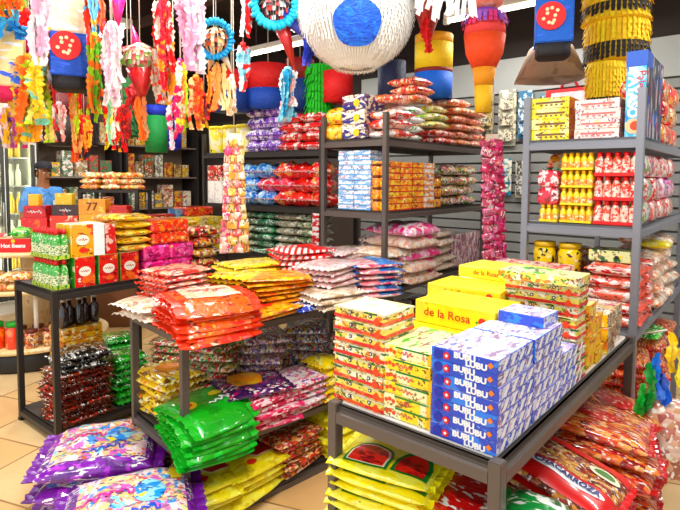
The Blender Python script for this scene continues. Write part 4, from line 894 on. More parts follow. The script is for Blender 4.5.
rlm = printed('#e87462', (('#f2dcd2', 9, .52, (1, .5, 2)), ('#c82a2a', 13, .58, (1, .6, 2)), ('#5a2a24', 18, .68, (1, .6, 2)), ('#ffffff', 16, .70, (1, .6, 2))), .2, 1, .2)
rlb = bagK(.26, .24, .066, rlm, seals('#e87a6a'), (1, 2, 3), lump=.25, flat=6)
stack(rlb, RK, .14, .125, r3, 5, .062, 'shiny red sweets bag', 'left of the grey post on the low shelf', 'shiny red bags', 90, 4, .008)
gwb = boxK(.16, .19, .055, printed('#e8e8b0', (('#2a6a3a', 14, .54, (1, 1, 1)), ('#1f1f1c', 18, .64, (1, 1, 1)), ('#f2d83a', 14, .64, (1, 1, 1))), .4))
spawn(gwb, RK.w(.13, .14, r3+.314), RK.yaw, 'green and white box on the shiny red bags', None)
stack(rlb, RK, .40, .12, r3, 5, .062, 'glossy red sweets bag', 'right of the grey post on the low shelf', 'shiny red bags', 10, 6, .01)
clb = bagK(.38, .30, .08, candy(['#f2c8a8', '#e8a07a', '#f7ead8', '#d8805a', '#f0dcc0', '#c8b0a0'], 22, (1, 1.3, 1), .35, 1), None, (4, 5), lump=.35)
stack(clb, RK, .70, .14, r3, 4, .078, 'clear bag of peach sweets', 'on the low shelf right part', 'clear peach bags', 0, 8, .015)
stack(clb, RK, 1.05, .14, r3, 5, .078, 'clear bag of peach sweets', 'at the low shelf far right', 'clear peach bags', 0, 8, .015)
ylq = bagK(.2, .16, .05, printed('#f2dc1c', (('#f7f0a0', 9, .58, (1, 1, 1)),), .3, .8, .3), None, (6,), lump=.3)
spawn(ylq[0], RK.w(.86, .06, r3+.313), RK.yaw, 'yellow bag on the clear peach bags', None)
stack(nb, RK, .26, .10, r4, 6, .052, 'orange noodle sweets bag', 'on the lowest shelf behind the post', 'orange bags, lowest shelf', 15, 10, .02)
stack(nb, RK, .64, .10, r4, 6, .052, 'orange noodle sweets bag', 'on the lowest shelf right part', 'orange bags, lowest shelf', 8, 10, .02)
gnb = bagK(.32, .26, .05, printed('#2f9a3a', (('#7ad05a', 9, .54, (1, 1, 1)), ('#1a5a24', 9, .6, (1, 1, 1))), .25, .9, .3), None, (7,), lump=.3)
spawn(gnb[0], RK.w(.62, .10, r4+.315), RK.yaw, 'green bag on the orange bags of the lowest shelf', None)
stack(nb, RK, 1.04, .12, r4, 6, .052, 'orange sweets bag', 'on the lowest shelf, far right', 'orange bags, lowest shelf', 8, 10, .02)

# ------------------------------------------------------------------ back rack
b1, b2, b3 = 1.841, 1.346, .881
tb = MB(); tb.lathe([(0, .085), (.005, .088), (.24, .094), (.245, .09)], 20); tbm = tb.mesh('tub', printed('#f2ecc0', (('#f2e05a', 6, .52, (1, 1, 1)), ('#1f1c1c', 12, .68, (1, 1, 1)), ('#e8a08a', 10, .68, (1, 1, 1))), .35, .6, 0))
tl = MB(); tl.lathe([(.235, .098), (.262, .098), (.268, .09)], 20); tlm = tl.mesh('lid', plain('#f2e25a', .45))
tubK = kind('sweets_tub', 'tub', tbm, [kid('lid', tlm)])
for i, t_ in enumerate((1.42, 1.22, 1.03)): spawn(tubK, B.w(.13, t_, b1), B.yaw+i*2, '%s cream tub with a yellow lid on the back rack' % from_left(i, 3), 'cream tubs')
ppm = printed('#7a4ab0', (('#e8dcf0', 9, .54, (1, 1, 1)), ('#4a1f7a', 11, .58, (1, 1, 1)), ('#c8a0d8', 14, .64, (1, 1, 1)), ('#f7f4fa', 20, .69, (1, 1, 1))), .3, .8, .3)
ppK = bagK(.26, .23, .11, ppm, seals('#8a5ac0'), (1, 2), name='sweets_pack', cat='pack', lump=.2, flat=6)
for q, t_ in enumerate((.83, .62)):
    stack(ppK, B, .16, t_, b1, 4, .108, 'purple and white pack', 'in the %s column on the back rack' % ('left', 'right')[q], 'purple packs', 0, 4, .006)
rwK = bagK(.26, .25, .085, printed('#e03a3a', (('#f7e4dc', 10, .54, (1, 1, 1)), ('#b81a24', 12, .6, (1, 1, 1)), ('#6a7ac0', 20, .7, (1, 1, 1))), .3, .8, .3), seals('#e85a4a'), (3, 4), name='sweets_pack', cat='pack', lump=.25, flat=6)
for q, t_ in enumerate((.40, .15)):
    stack(rwK, B, .16, t_, b1, 4, .083, 'red and white pack', 'in the %s column, back rack top' % ('left', 'right')[q], 'red white packs', 0, 6, .008)
wx = boxK(.2, .10, .22, printed('#f2f0ea', (('#d8d4cc', 8, .6, (1, 1, 1)),), .45), name='white_carton', cat='box')
for i in range(3): spawn(wx, B.w(.12, 1.41-.108*i, b2), B.yaw, '%s white carton on the back rack shelf' % from_left(i, 3), 'white cartons')
rx = boxK(.2, .2, .15, printed('#b83a2a', (('#f2dcc0', 10, .58, (1, 1, 1)), ('#5a1a14', 10, .58, (1, 1, 1))), .4))
spawn(rx, B.w(.12, 1.36, b2+.222), B.yaw, 'brown red carton on the white cartons', None)
mixl = [printed('#2a7ad0', (('#a8d8f7', 9, .54, (1, 1, 1)), ('#f7f4f0', 14, .64, (1, 1, 1))), .3, .8, .3), printed('#e02a4a', (('#f77a9a', 9, .55, (1, 1, 1)), ('#fbe4e8', 14, .64, (1, 1, 1))), .3, .8, .3),
        printed('#d8241c', (('#f2503a', 8, .55, (1, 1, 1)), ('#fff4ea', 13, .66, (1, 1, 1))), .3, .8, .3), printed('#e8402a', (('#f7a06a', 9, .55, (1, 1, 1)), ('#fdf0e4', 14, .64, (1, 1, 1)), ('#5a2a8a', 12, .68, (1, 1, 1))), .3, .8, .3)]
lb = [bagK(.26, .24, .16, mm, seals('#e8c0c0'), (q+1,), lump=.6, flat=2.6)[0] for q, mm in enumerate(mixl)]
for q, (t_, ks, nm) in enumerate(((.96, [lb[0]], 'blue'), (.72, [lb[0], lb[1]], 'blue or pink'), (.50, [lb[3], lb[1]], 'red pink'), (.30, [lb[2]], 'scarlet'), (.12, [lb[3]], 'red violet'))):
    stack(ks, B, .16, t_, b2, 3, .125, '%s lumpy bag' % nm, 'on the back rack, %s pile' % from_left(q, 5), 'lumpy bags, back rack', 0, 25, .02)
dg = [bagK(.28, .26, .07, printed(c, ((e, 9, .54, (1, 1, 1)), (g, 13, .62, (1, 1, 1))), .3, .8, .3), None, (q+1,), lump=.35)[0] for q, (c, e, g) in enumerate((('#5a6a4a', '#b8b89a', '#e8e0d0'), ('#1f5a3a', '#4a9a6a', '#c8d8c8'), ('#a8a890', '#e0d8c8', '#6a7a6a')))]
for q, t_ in enumerate((.98, .72, .46, .2)):
    stack(dg[q % 3], B, .16, t_, b3, 6, .068, ('grey green bag', 'dark green bag', 'silver grey bag', 'olive bag')[q], 'on the back rack low shelf', 'low bags, back rack', 0, 10, .012)
strp = boxK(.08, .07, .42, printed('#f4ecec', (('#c82a3a', 20, .5, (.4, .4, 1.4)),), .4), name='upright_box')
spawn(strp, B.w(.03, .06, b3), B.yaw, 'tall red and white striped box beside the back rack end', None)

# ------------------------------------------------------------------ table behind the juice cartons, and what is near it
kz = .9215
gyb = boxK(.3, .3, .062, printed('#f2d83a', (('#f7ecaa', 8, .54, (1, 1, 1)), ('#e8a02a', 12, .62, (1, 1, 1))), .4, .5, .1))
stack(gyb, K2, .16, .17, kz, 5, .063, 'flat yellow carton', 'in the pile left of the candy strips', 'flat yellow cartons', 0, 3, .008)
stack(gyb, K2, .50, .17, kz, 5, .063, 'flat yellow carton', 'in the pile right beside the candy strips', 'flat yellow cartons', 0, 3, .008)
rdx = boxK(.30, .13, .34, printed('#b81f2a', (('#e04a3a', 8, .6, (1, 1, 1)), ('#7a1418', 8, .58, (1, 1, 1))), .45))
spawn(rdx, K2.w(.17, .39, kz), K2.yaw, 'tall crimson carton behind the flat yellow cartons', None)
spawn(boxK(.12, .13, .38, printed('#4a7ab0', (('#8ab0d8', 8, .55, (1, 1, 1)),), .5)), K2.w(.40, .39, kz), K2.yaw, 'steel blue carton behind the flat yellow cartons', None)
stack(orK, K2, .56, .36, kz+.316, 1, .083, 'orange pack', 'on the right yellow cartons', None)

# ------------------------------------------------------------------ tiered round display at the left
DX, DY = -2.75, 4.74
woodm = printed('#e8cfa0', (('#f2e2c0', 4, .52, (1, 1, 1)), ('#d8b87a', 9, .62, (1, 4, 1))), .4, .3, 0, rand=False)
rd = obj('round_display', None, loc=(DX, DY, 0)); tag(rd, 'round wooden tiered display on a black base at far left', 'display stand')
mb = MB(); mb.lathe([(0, .55), (.02, .56), (.14, .56), (.16, .54)], 40); obj('base', mb.mesh('base', plain('#1d1b1b', .45)), rd, label='black round base')
for z, r_ in ((.16, .60), (.64, .58), (.93, .44)):
    mb = MB(); mb.lathe([(z, r_-.01), (z+.005, r_), (z+.03, r_), (z+.035, r_-.01)], 44); obj('tier', mb.mesh('tier', woodm), rd)
mb = MB(); mb.lathe([(.19, .11), (.93, .11)], 20); obj('column', mb.mesh('column', woodm), rd)
for a in (-140, -60, 20, 100):
    mb = MB(); mb.tube((.47*math.cos(R(a)), .47*math.sin(R(a)), .19), (.47*math.cos(R(a)), .47*math.sin(R(a)), .64), .018); obj('support', mb.mesh('support', plain('#efe8da', .5)), rd)
def around(K, z, r_, degs, desc, group, spin=0):
    n = len(degs)
    for i, a in enumerate(degs):
        spawn(K if not isinstance(K, list) else K[i % len(K)], (DX+r_*math.cos(R(a)), DY+r_*math.sin(R(a)), z), R(a+90+spin), '%s, %s on its tier' % (desc, from_left(i, n)), group)
jr = MB(); jr.lathe([(0, .055), (.008, .06), (.15, .06), (.175, .045), (.18, .045)], 16); jrl = MB(); jrl.lathe([(.178, .05), (.215, .05)], 16)
redjar = kind('sweets_jar', 'jar', jr.mesh('jar', printed('#f0501c', (('#f28a3a', 10, .56, (1, 1, 1)),), .15, 1, 0)), [kid('lid', jrl.mesh('lid', plain('#2f9a3a', .4)), label='green lid')])
jr2 = MB(); jr2.lathe([(0, .045), (.006, .05), (.11, .05), (.125, .04)], 16); jrl2 = MB(); jrl2.lathe([(.124, .045), (.15, .045)], 16)
brjar = kind('sweets_jar', 'jar', jr2.mesh('jar', candy(['#b8702a', '#e8a84a', '#8a3a1c', '#f2dcb0', '#d8581c'], 40, (1, 1, 1), .2, 1)), [kid('lid', jrl2.mesh('lid', plain('#6a2a1c', .4)), label='brown lid')])
around(redjar, .196, .48, (-112, -96, -80), 'orange red jar with green lid', 'orange red jars')
around(brjar, .196, .50, (-64, -50, -36), 'amber sweets jar in front', 'amber jars, round display')
around(brjar, .196, .36, (-78, -58, -38), 'amber sweets jar in the inner ring', 'amber jars, round display')
btl = MB(); btl.lathe([(0, .028), (.005, .032), (.11, .032), (.14, .014), (.17, .014)], 12); btc = MB(); btc.lathe([(.17, .017), (.19, .017)], 10)
dkb = kind('dark_bottle', 'bottle', btl.mesh('bottle', plain('#2a1c1c', .12, 0, 1)), [kid('cap', btc.mesh('cap', plain('#b8b4ac', .3, .6)))])
gol = bagK(.32, .28, .05, candy(['#e8a83a', '#d8802a', '#f2d07a', '#b8601c', '#f7ecc8'], 30, (1, 2, 1), .15, .9), None, (1, 2), lump=.3)
golb = boxK(.27, .21, .045, printed('#e8b04a', (('#d8802a', 12, .54, (1, 2, 1)), ('#f7e4b0', 16, .58, (1, 1, 1)), ('#a8501c', 20, .66, (1, 1, 1))), .3, .8, .15), bevel=.008, name='golden_pack', cat='pack')
stack(golb, L, .33, .435, LZ, 11, .0465, 'golden wrapped pack', 'at the back of the left table low shelf', 'golden packs, left table', 0, 2, .004)
for i in range(5): spawn(dkb, L.w(.225+.052*i, .38+.03*(i % 2), LZ+.513), 0, 'dark little bottle on the golden packs, %s' % from_left(i, 5), 'dark little bottles')
hay = bagK(.30, .24, .075, candy(['#e8b86a', '#d89a4a', '#f7e4b8', '#b8742a', '#f2d08a', '#c8502a'], 26, (1, 1.4, 1), .2, .9), None, (3, 4), lump=.35)
for i, (x, y) in enumerate(((-.45, -.2), (-.2, -.38), (.1, -.42), (.38, -.25))):
    for k in range(2): spawn(hay[k], (DX+x, DY+y, .676+.072*k), R(20+40*i), 'straw coloured bag on the round display, %s pile, %s' % (from_left(i, 4), ('lower', 'upper')[k]), 'straw bags on the round display')
hb = boxK(.26, .2, .115, plain('#d81f1c', .45), plain('#d81f1c', .45), plain('#f2c8a8', .5), [kid('lettering', join_meshes([(text_mesh('Hot Beans', .045, wht, .0008, 1.0, bold=.0015), on_face(0, -.1015, .055, FACE_MY))], 'lettering'), label='white lettering'),
    kid('yellow_mark', join_meshes([(disc(.016, 10, yel), on_face(.0, -.1005, .095, FACE_MY))], 'mark'), label='yellow mark')])
spawn(hb, (DX+.02, DY-.26, .966), R(8), 'red box with white lettering on the round display top tier', None)
grs = bagK(.18, .17, .10, printed('#3fae3a', (('#a8e07a', 10, .54, (1, 1, 1)), ('#1f6a24', 9, .6, (1, 1, 1)), ('#f2f7e0', 14, .68, (1, 1, 1))), .3, .8, .3), seals('#4ac04a'), (1,), lump=.4)
spawn(grs[0], (DX+.06, DY-.26, 1.082), R(15), 'green candy bag lying on the red lettered box', None)
pks = bagK(.12, .10, .05, printed('#e86a6a', (('#fdf0e8', 10, .54, (1, 1, 1)),), .3, .8, .3), None, (2,), lump=.4)
spawn(pks[0], (DX-.12, DY-.27, 1.082), R(40), 'small pink bag left of the green bag on the red box', None)

# ---- counter with boxes before the shop man
K3 = Fix(-3.30, 5.46, .10)
mb = MB(); mb.box(0, 0, 0, 1.15, .28, .9); ct = obj('counter', mb.mesh('body', plain('#7a5238', .6), .004), loc=K3.w(0, 0, 0), rot=(0, 0, K3.yaw)); tag(ct, 'brown counter standing in front of the man in blue', 'counter')
mb = MB(); mb.box(-.02, -.02, .9, 1.17, .30, .93); obj('worktop', mb.mesh('top', plain('#d8c8a8', .4), .004), ct)
def litbox(w, d, h, c, txt, tc, acc, size):
    m_ = printed(c, ((acc, 10, .62, (1, 1, 1)),), .4, .5, .05)
    return boxK(w, d, h, m_, m_, m_, [kid('lettering', join_meshes([(text_mesh(txt, size, tc, .0008, 1, bold=.001), on_face(0, -d/2-.0015, h*.5, FACE_MY))], 'lettering'))] if txt else [])
for (s_, t_, z_, K, lab) in (
    (.12, .12, .931, litbox(.26, .2, .24, '#d8201c', '', wht, '#f2783a', .05), 'tall red carton on the counter below the man'),
    (.13, .12, 1.172, litbox(.22, .2, .12, '#c81a1c', '~~~~1', wht, '#7a1014', .05), 'red box with white lettering right before the man'),
    (.10, .12, 1.293, litbox(.10, .1, .12, '#f2c21c', '', wht, '#f7e07a', .04), 'small yellow box standing on the red box before the man'),
    (.42, .12, .931, litbox(.28, .2, .26, '#e8502a', '', wht, '#f7e0c0', .05), 'orange printed carton in the middle of the counter'),
    (.43, .12, 1.192, litbox(.27, .18, .11, '#3a1c1c', '~~~2', wht, '#d8303a', .05), 'dark box with white lettering beside the red one'),
    (.40, .12, 1.303, litbox(.17, .1, .12, '#f2c81c', '', wht, '#fdf0a0', .04), 'little yellow carton on the dark lettered box'),
    (.70, .12, .931, litbox(.26, .2, .27, '#f2b83a', '', wht, '#e8862a', .05), 'golden carton at the counter right'),
    (.70, .12, 1.202, litbox(.27, .18, .16, '#e8a03a', '77', plain('#6a2418', .5), '#f2d07a', .12), 'tan carton with brown figures at the counter right end'),
    (.96, .14, .931, litbox(.18, .2, .36, '#c83a2a', '', wht, '#f2c08a', .05), 'reddish carton at the last place on the counter')):
    spawn(K, K3.w(s_, t_, z_), K3.yaw, lab, None)
# heap of orange bags on a stand
stn = obj('display_stand', None, loc=(-2.62, 6.2, 0)); tag(stn, 'dark stand under the heap of orange bags at the back', 'display stand')
mb = MB(); mb.box(-.34, -.22, 1.42, .34, .22, 1.45); obj('top', mb.mesh('top', blk), stn)
mb = MB(); mb.box(-.34, -.22, .7, .34, .22, .73); obj('shelf', mb.mesh('shelf', blk), stn)
for sx in (-1, 1):
    for sy in (-1, 1): mb = MB(); mb.box(sx*.32-.02, sy*.2-.02, 0, sx*.32+.02, sy*.2+.02, 1.42); obj('leg', mb.mesh('leg', blk), stn)
hob = bagK(.26, .22, .075, candy(['#f2a83a', '#e8862a', '#f7d07a', '#d8601c', '#fbe8b8'], 26, (1, 1, 1), .2, .9), None, (1, 2, 3), lump=.4)
kk = 0
for k in range(3):
    for i in range(3):
        spawn(hob[kk % 3], (-2.62-.22+.22*i, 6.12, 1.451+.066*k), R(rnd.uniform(60, 120)), 'orange bag in the heap on the back stand, %s layer, %s' % (('lowest', 'middle', 'top')[k], from_left(i, 3)), 'orange bags on the back stand'); kk += 1
for i in range(3):
    for k in range(6): spawn(gol[(i+k) % 2], (-2.62-.22+.22*i, 6.10, .731+.05*k), R(90+rnd.uniform(-8, 8)), 'golden pack under the orange heap, %s pile, %s' % (from_left(i, 3), from_top(k, 6)), 'golden packs on the back stand')

# ---- dark wall shelving with goods, far back
def wallshelf(a0, a1, bpos, label, short, seed):
    fx = ROOM; o = obj('wall_shelf', None, loc=fx.w(a0, bpos, 0), rot=(0, 0, fx.yaw)); tag(o, label, 'shelf', 'dark shelving at the back')
    w = a1-a0; mb = MB(); mb.box(0, .42, 0, w, .45, 2.3); obj('back_panel', mb.mesh('back', plain('#7a6a5c', .7)), o)
    for x in (0, w-.03): mb = MB(); mb.box(x, 0, 0, x+.03, .42, 2.3); obj('upright', mb.mesh('upright', plain('#2a2524', .6)), o)
    rr = random.Random(seed); pal = ['#8a6a4a', '#b8a07a', '#d8b87a', '#8a8a7a', '#c85a4a', '#ece0c4', '#5a7a5a', '#f0bc5a', '#a85a3a', '#f2ece0']
    n = 0
    for k in range(5):
        z = .25+.45*k; mb = MB(); mb.box(.03, .02, z-.02, w-.03, .42, z); obj('shelf_board', mb.mesh('board', plain('#8a7c70', .6)), o)
        x = .06; row = []
        while x < w-.16:
            dw = rr.uniform(.1, .16); row.append((x, dw, rr.uniform(.16, .34))); x += dw+.03
        for i, (x, dw, hh) in enumerate(row):
            K = boxK(dw, .2, hh, printed(rr.choice(pal), ((rr.choice(pal), 9, .52, (1, 1, 1)), (rr.choice(pal), 14, .6, (1, 1, 1))), .4, .4, .05), bevel=.006)
            spawn(K, fx.w(a0+x+dw/2, bpos+.16, z+.001), fx.yaw, 'carton on the %s board of the %s, %s' % (('lowest', 'second', 'middle', 'fourth', 'highest')[k], short, from_left(i, len(row))), 'cartons on the back shelving')
wallshelf(2.62, 3.72, 7.05, 'dark shelving right of the glass coolers with cartons', 'dark shelving by the coolers', 3)
wallshelf(3.78, 4.98, 7.05, 'dark shelving in the far corner with cartons', 'dark shelving in the corner', 5)

# ---- glass door coolers behind the man
glassm = None
T = NT('glass_door'); T.b.inputs['Base Color'].default_value = (.93, .97, .96, 1); T.b.inputs['Transmission Weight'].default_value = 1; T.b.inputs['IOR'].default_value = 1.05; glassm = T.fin(.02)
ca0, cb = .55, 6.85
co = obj('drinks_cooler', None, loc=ROOM.w(ca0, cb, 0), rot=(0, 0, ROOM.yaw)); tag(co, 'white lit drinks cooler with glass doors behind the man', 'cooler')
W = 2.0; mb = MB()
mb.box(0, .62, .1, W, .68, 2.2); mb.box(0, 0, .1, .04, .62, 2.2); mb.box(W-.04, 0, .1, W, .62, 2.2); mb.box(0, 0, 2.12, W, .62, 2.2); mb.box(0, 0, 0, W, .62, .14)
obj('cabinet', mb.mesh('cabinet', plain('#f2f0e6', .5)), co)
mb = MB(); mb.box(0, -.02, 2.2, W, .66, 2.46); obj('header', mb.mesh('header', plain('#e0d8c0', .5)), co)
for k in range(6):
    mb = MB(); x0 = .02+k*.326; mb.box(x0, -.05, .16, x0+.035, -.005, 2.1); mb.box(x0+.28, -.05, .16, x0+.315, -.005, 2.1); mb.box(x0+.035, -.05, 2.04, x0+.28, -.005, 2.1); mb.box(x0+.035, -.05, .16, x0+.28, -.005, .24)
    dr_ = obj('door', mb.mesh('door_frame', plain('#4a4844', .4)), co)
    mb = MB(); mb.box(x0+.035, -.034, .24, x0+.28, -.026, 2.04); obj('pane', mb.mesh('pane', glassm), dr_)
    mb = MB(); mb.box(x0+.285, -.09, .9, x0+.305, -.05, 1.3); obj('handle', mb.mesh('handle', plain('#c8c8c4', .3, .8)), dr_)
    mb = MB(); mb.box(x0+.30, .02, .3, x0+.318, .05, 2.05); obj('light_strip', mb.mesh('strip', plain('#fff8e8', .5, emit=14)), co)
dbot = MB(); dbot.lathe([(0, .03), (.005, .034), (.15, .034), (.2, .014), (.235, .014)], 10); dcap = MB(); dcap.lathe([(.235, .016), (.25, .016)], 8); dcm = dcap.mesh('cap', plain('#e8e4da', .4))
dK = [kind('drink_bottle', 'bottle', dbot.mesh('bottle', plain(c, .2, 0, 1)), [kid('cap', dcm)]) for c in ('#e8dc9a', '#f0ead0', '#dfe8c8', '#c8d08a', '#f4efdc', '#e8c86a')]
for k in range(5):
    z = .5+k*.33; mb = MB(); mb.box(.05, .08, z-.012, W-.05, .58, z); obj('shelf', mb.mesh('shelf', plain('#dcdcd4', .4)), co)
    for i in range(17):
        x = .6+i*.078
        spawn(dK[(k*3+i//3) % 6], ROOM.w(ca0+x, cb+.16, z+.001), ROOM.yaw, 'drink bottle in the cooler, shelf %s, %s' % (('one', 'two', 'three', 'four', 'five')[k], from_left(i, 17)), 'drink bottles in the cooler')

# ------------------------------------------------------------------ goods hung on the slatted wall
for i, (b_, z_, w_, h_, c_, e_, lab) in enumerate(((2.12, 2.20, .18, .55, '#8a8a7a', '#d8d0b8', 'long blister card on the slatted wall left of the rack'), (1.94, 2.22, .14, .46, '#3a6a8a', '#c8d8d8', 'bluish blister card left of the grey rack post'),
        (2.34, 2.2, .16, .5, '#b8a878', '#5a5a4a', 'tan blister card behind the orange piñata'), (2.14, 1.62, .16, .36, '#2a8aa8', '#e8e4d0', 'teal card beside the pink strip'), (1.95, 1.60, .14, .36, '#c8c4b0', '#3a3a38', 'pale card left of the grey rack'),
        (2.62, 2.12, .2, .3, '#a8a49a', '#5a5048', 'grey goods behind the rack heap'), (1.74, 2.30, .18, .22, '#5a7a8a', '#2a3a4a', 'blue grey toy above the yellow boxes'))):
    p = rw(AW-.05, b_); o = obj('hanging_pack', None, loc=(p[0], p[1], z_), rot=(0, 0, ROOM.yaw)); tag(o, lab, 'pack', 'packs on the slatted wall')
    mb = MB(); mb.box(-.006, -w_/2, -h_/2, 0, w_/2, h_/2); obj('card', mb.mesh('card', printed(c_, ((e_, 9, .54, (1, 1, 1)),), .4, .4, 0), .002), o)
    mb = MB(); 
    for k in range(3): mb.box(-.035, -w_*.36, -h_*.42+k*h_*.28, -.006, w_*.36, -h_*.42+k*h_*.28+h_*.22)
    obj('blister', mb.mesh('blister', printed(e_, ((c_, 16, .52, (1, 1, 1)), ('#2a2622', 20, .64, (1, 1, 1))), .15, 1, .1), .006), o)
    mb = MB(); mb.tube((0, 0, h_/2-.03), (.06, 0, h_/2-.03), .004); obj('hook', mb.mesh('hook', grey), o)
# red framed sign with a pointed handle
p = rw(AW-.06, 1.53); sg = obj('gift_bag', None, loc=(p[0], p[1], 2.36), rot=(0, 0, ROOM.yaw)); tag(sg, 'red and pink gift bag hung by its pointed handle on the wall', 'gift bag')
mb = MB(); mb.box(-.05, -.2, -.2, 0, .2, .06); obj('body', mb.mesh('body', plain('#d8283a', .5), .003), sg)
mb = MB(); mb.box(-.053, -.15, -.19, -.05, .15, .03); obj('front_panel', mb.mesh('panel', printed('#f2b0b4', (('#f7dcd8', 9, .54, (1, 1, 1)),), .5)), sg, label='pink front panel')
mb = MB(); mb.tube((-.025, -.08, .06), (-.025, 0, .22), .012); mb.tube((-.025, .08, .06), (-.025, 0, .22), .012); obj('handle', mb.mesh('handle', plain('#a81f3a', .5)), sg)

# ------------------------------------------------------------------ hanging piñatas and paper streamers
def at(u, v, Y):
    """a point of the shop at depth Y seen in the direction (u, v)"""
    x = u-340; y = v-211.76; c, s = math.cos(.0061), math.sin(.0061); x, y = c*x+s*y, -s*x+c*y
    f = 530.25; cp, sp = math.cos(.0633), math.sin(.0633)
    d = Vector((x, f*cp-y*sp, -f*sp-y*cp)); d /= d.y
    return Vector((0, 0, 1.6))+d*Y
paper = {}
def pap2(c, e): return printed(c, ((e, 6, .56, (1, 1, 1.6)),), .75, 0, .25, 60)
def pap(c): return printed(c, (), .75, 0, .25, 60)
def ruffle(Ln, w, seed, mat, amp=.5, taper=.5):
    """a crepe paper streamer hanging down from the origin: a spine with frilled, wavy wings"""
    r = random.Random(seed); n = max(8, int(Ln/.016)); mb = MB(); vs = []; fs = []; tw = r.uniform(0, 3); f1 = r.uniform(.8, 1.3); dr = r.uniform(-.5, .5)
    for i in range(n+1):
        t = i/n; z = -Ln*t; sw = (1-.3*t)*min(1, .4+t*5)*(1+.25*math.sin(11*f1*t+seed))
        cx = w*(.5*math.sin(5.1*f1*t+seed)*t+dr*t); cy = w*(.5*math.cos(4.3*t+seed*1.7)*t-dr*.6*t); a = tw+1.6*t*math.sin(seed)
        for q in range(4):
            b = a+q*math.pi/2+.18*math.sin(i*1.9+q); k = w*sw*(1 if (i+q) % 2 else 1-amp*r.uniform(.45, .75))*(1 if q % 2 == 0 else .8)
            vs.append((cx+k*math.cos(b), cy+k*math.sin(b), z+r.uniform(-.004, .004)))
        vs.append((cx, cy, z))
    for i in range(n):
        for q in range(4): fs.append((i*5+q, i*5+4, i*5+9, i*5+5+q))
    mb.add(vs, fs, 0, False); return mb.mesh('streamer', mat)
def fringe(prof, teeth, rowgap, mats, which, flare=.018, drop=1.5, sq=0, name='paper_fringe', seed=0, sy=1):
    """rows of cut paper laid round a body; prof(z)->radius; which(z, ang)->material slot"""
    r = random.Random(seed); mb = MB(); z1, z0, fn = prof; n = int((z1-z0)/rowgap)
    for i in range(n+1):
        z = z1-i*rowgap; zz = max(z-rowgap*drop, z0-rowgap*.6); vs = []; fs = []
        r0 = fn(z); r1 = max(fn(max(zz, z0)), r0*.6)+flare
        for k in range(teeth):
            a0 = 2*math.pi*k/teeth; a1 = 2*math.pi*(k+.86)/teeth; j = r.uniform(-.4, .4)*flare; dz = r.uniform(-.25, .25)*rowgap
            def P(a, rr, z_):
                q = 1/max(abs(math.cos(a)), abs(math.sin(a)))**sq if sq else 1
                return (rr*q*math.cos(a), rr*q*math.sin(a)*sy, z_)
            o = [P(a0, r0, z), P(a1, r0, z), P(a1-.02, r1+j, zz+dz), P(a0+.02, r1+j, zz+dz)]
            mb.add(o, [(0, 1, 2, 3)], which(z, a0))
    return mb.mesh(name, mats)
def cord(o, h, top=3.5):
    mb = MB(); mb.tube((0, 0, h), (0, 0, top-o.location.z), .003, n=6); obj('hanging_cord', mb.mesh('cord', plain('#d8d0c0', .7)), o)
def hang(name, p, label, cat='piñata', group=None, rz=0):
    o = obj(name, None, loc=p, rot=(0, 0, rz)); tag(o, label, cat, group); return o
def streamers(u, v0, v1, Y, w, cols, label, spread=.5, group='paper streamers', amp=.5):
    """a bunch of ruffled streamers tied at the top"""
    p = at(u, v0, Y); o = hang('paper_streamers', p, label, 'streamer', group); Ln = p.z-at(u, v1, Y).z; wr = w/530*Y/2
    n = len(cols); m = max(6, n*2) if w > 13 else max(5, n)
    for k in range(m):
        c = cols[k % n]; a = 2.4*k+.5; rr = wr*spread*math.sqrt((k+.5)/m)*1.25
        obj('streamer', ruffle(Ln*(1-.1*((k*7) % 4)), wr*(.5 if m > 5 else .55), k*3+u, pap2(c, cols[(k+1) % n]), amp), o, (rr*math.cos(a), rr*math.sin(a), 0))
    mb = MB(); mb.lathe([(-.012, wr*.25), (.0, wr*.45), (.02, wr*.3)], 10); obj('knot', mb.mesh('knot', pap(cols[0])), o)
    cord(o, .01); return o
def cone(p0, p1, r, mat, n=14):
    mb = MB(); mb.tube(p0, p1, r, r*.06, n); return mb.mesh('cone', mat)

# the big white ball with the blue disc
pc = at(356, 14, 2.75); wb = hang('ball_pinata', pc, 'big white fringed piñata with a blue round disc, top centre')
Rb = .285; prof = (.27, -.27, lambda z: math.sqrt(max(.0001, Rb*Rb-z*z)))
mb = MB(); mb.lathe([(z, math.sqrt(max(.00001, (Rb-.01)**2-z*z))) for z in [-(Rb-.011)+k*(Rb-.011)/8 for k in range(17)]], 30); obj('body', mb.mesh('body', pap('#efeeea')), wb)
obj('paper_fringe', fringe(prof, 84, .018, [plain('#f6f5f2', .8)], lambda z, a: 0, .013, 1.8), wb)
dv = Vector((.06-pc.x, -pc.y, 1.22-pc.z)).normalized()
q = Vector((0, 0, 1)).rotation_difference(dv).to_matrix()
mb = MB(); nn = 26; vs = []; fs = []
for i in range(9):
    r_ = .112*i/8
    for k in range(nn):
        a = 2*math.pi*k/nn; rr = r_*(1+.03*math.sin(5*a)); vs.append((rr*math.cos(a), rr*math.sin(a), math.sqrt((Rb+.021)**2-rr*rr)))
for i in range(8):
    for k in range(nn): fs.append((i*nn+k, (i+1)*nn+k, (i+1)*nn+(k+1) % nn, i*nn+(k+1) % nn))
mb.add(vs, fs, 0, True)
vs2 = [v for v in vs[-nn:]]; mb.add(vs2+[(x, y, z-.03) for x, y, z in vs2], [(k, nn+k, nn+(k+1) % nn, (k+1) % nn) for k in range(nn)])
obj('blue_disc', mb.mesh('disc', printed('#2f62d8', (('#3f78ea', 14, .55, (1, 1, 1)), ('#2450b8', 20, .62, (1, 1, 1))), .6, 0, .5, 40, fine=False)), wb, (0, 0, 0), q, label='crumpled blue paper disc')
cord(wb, Rb)
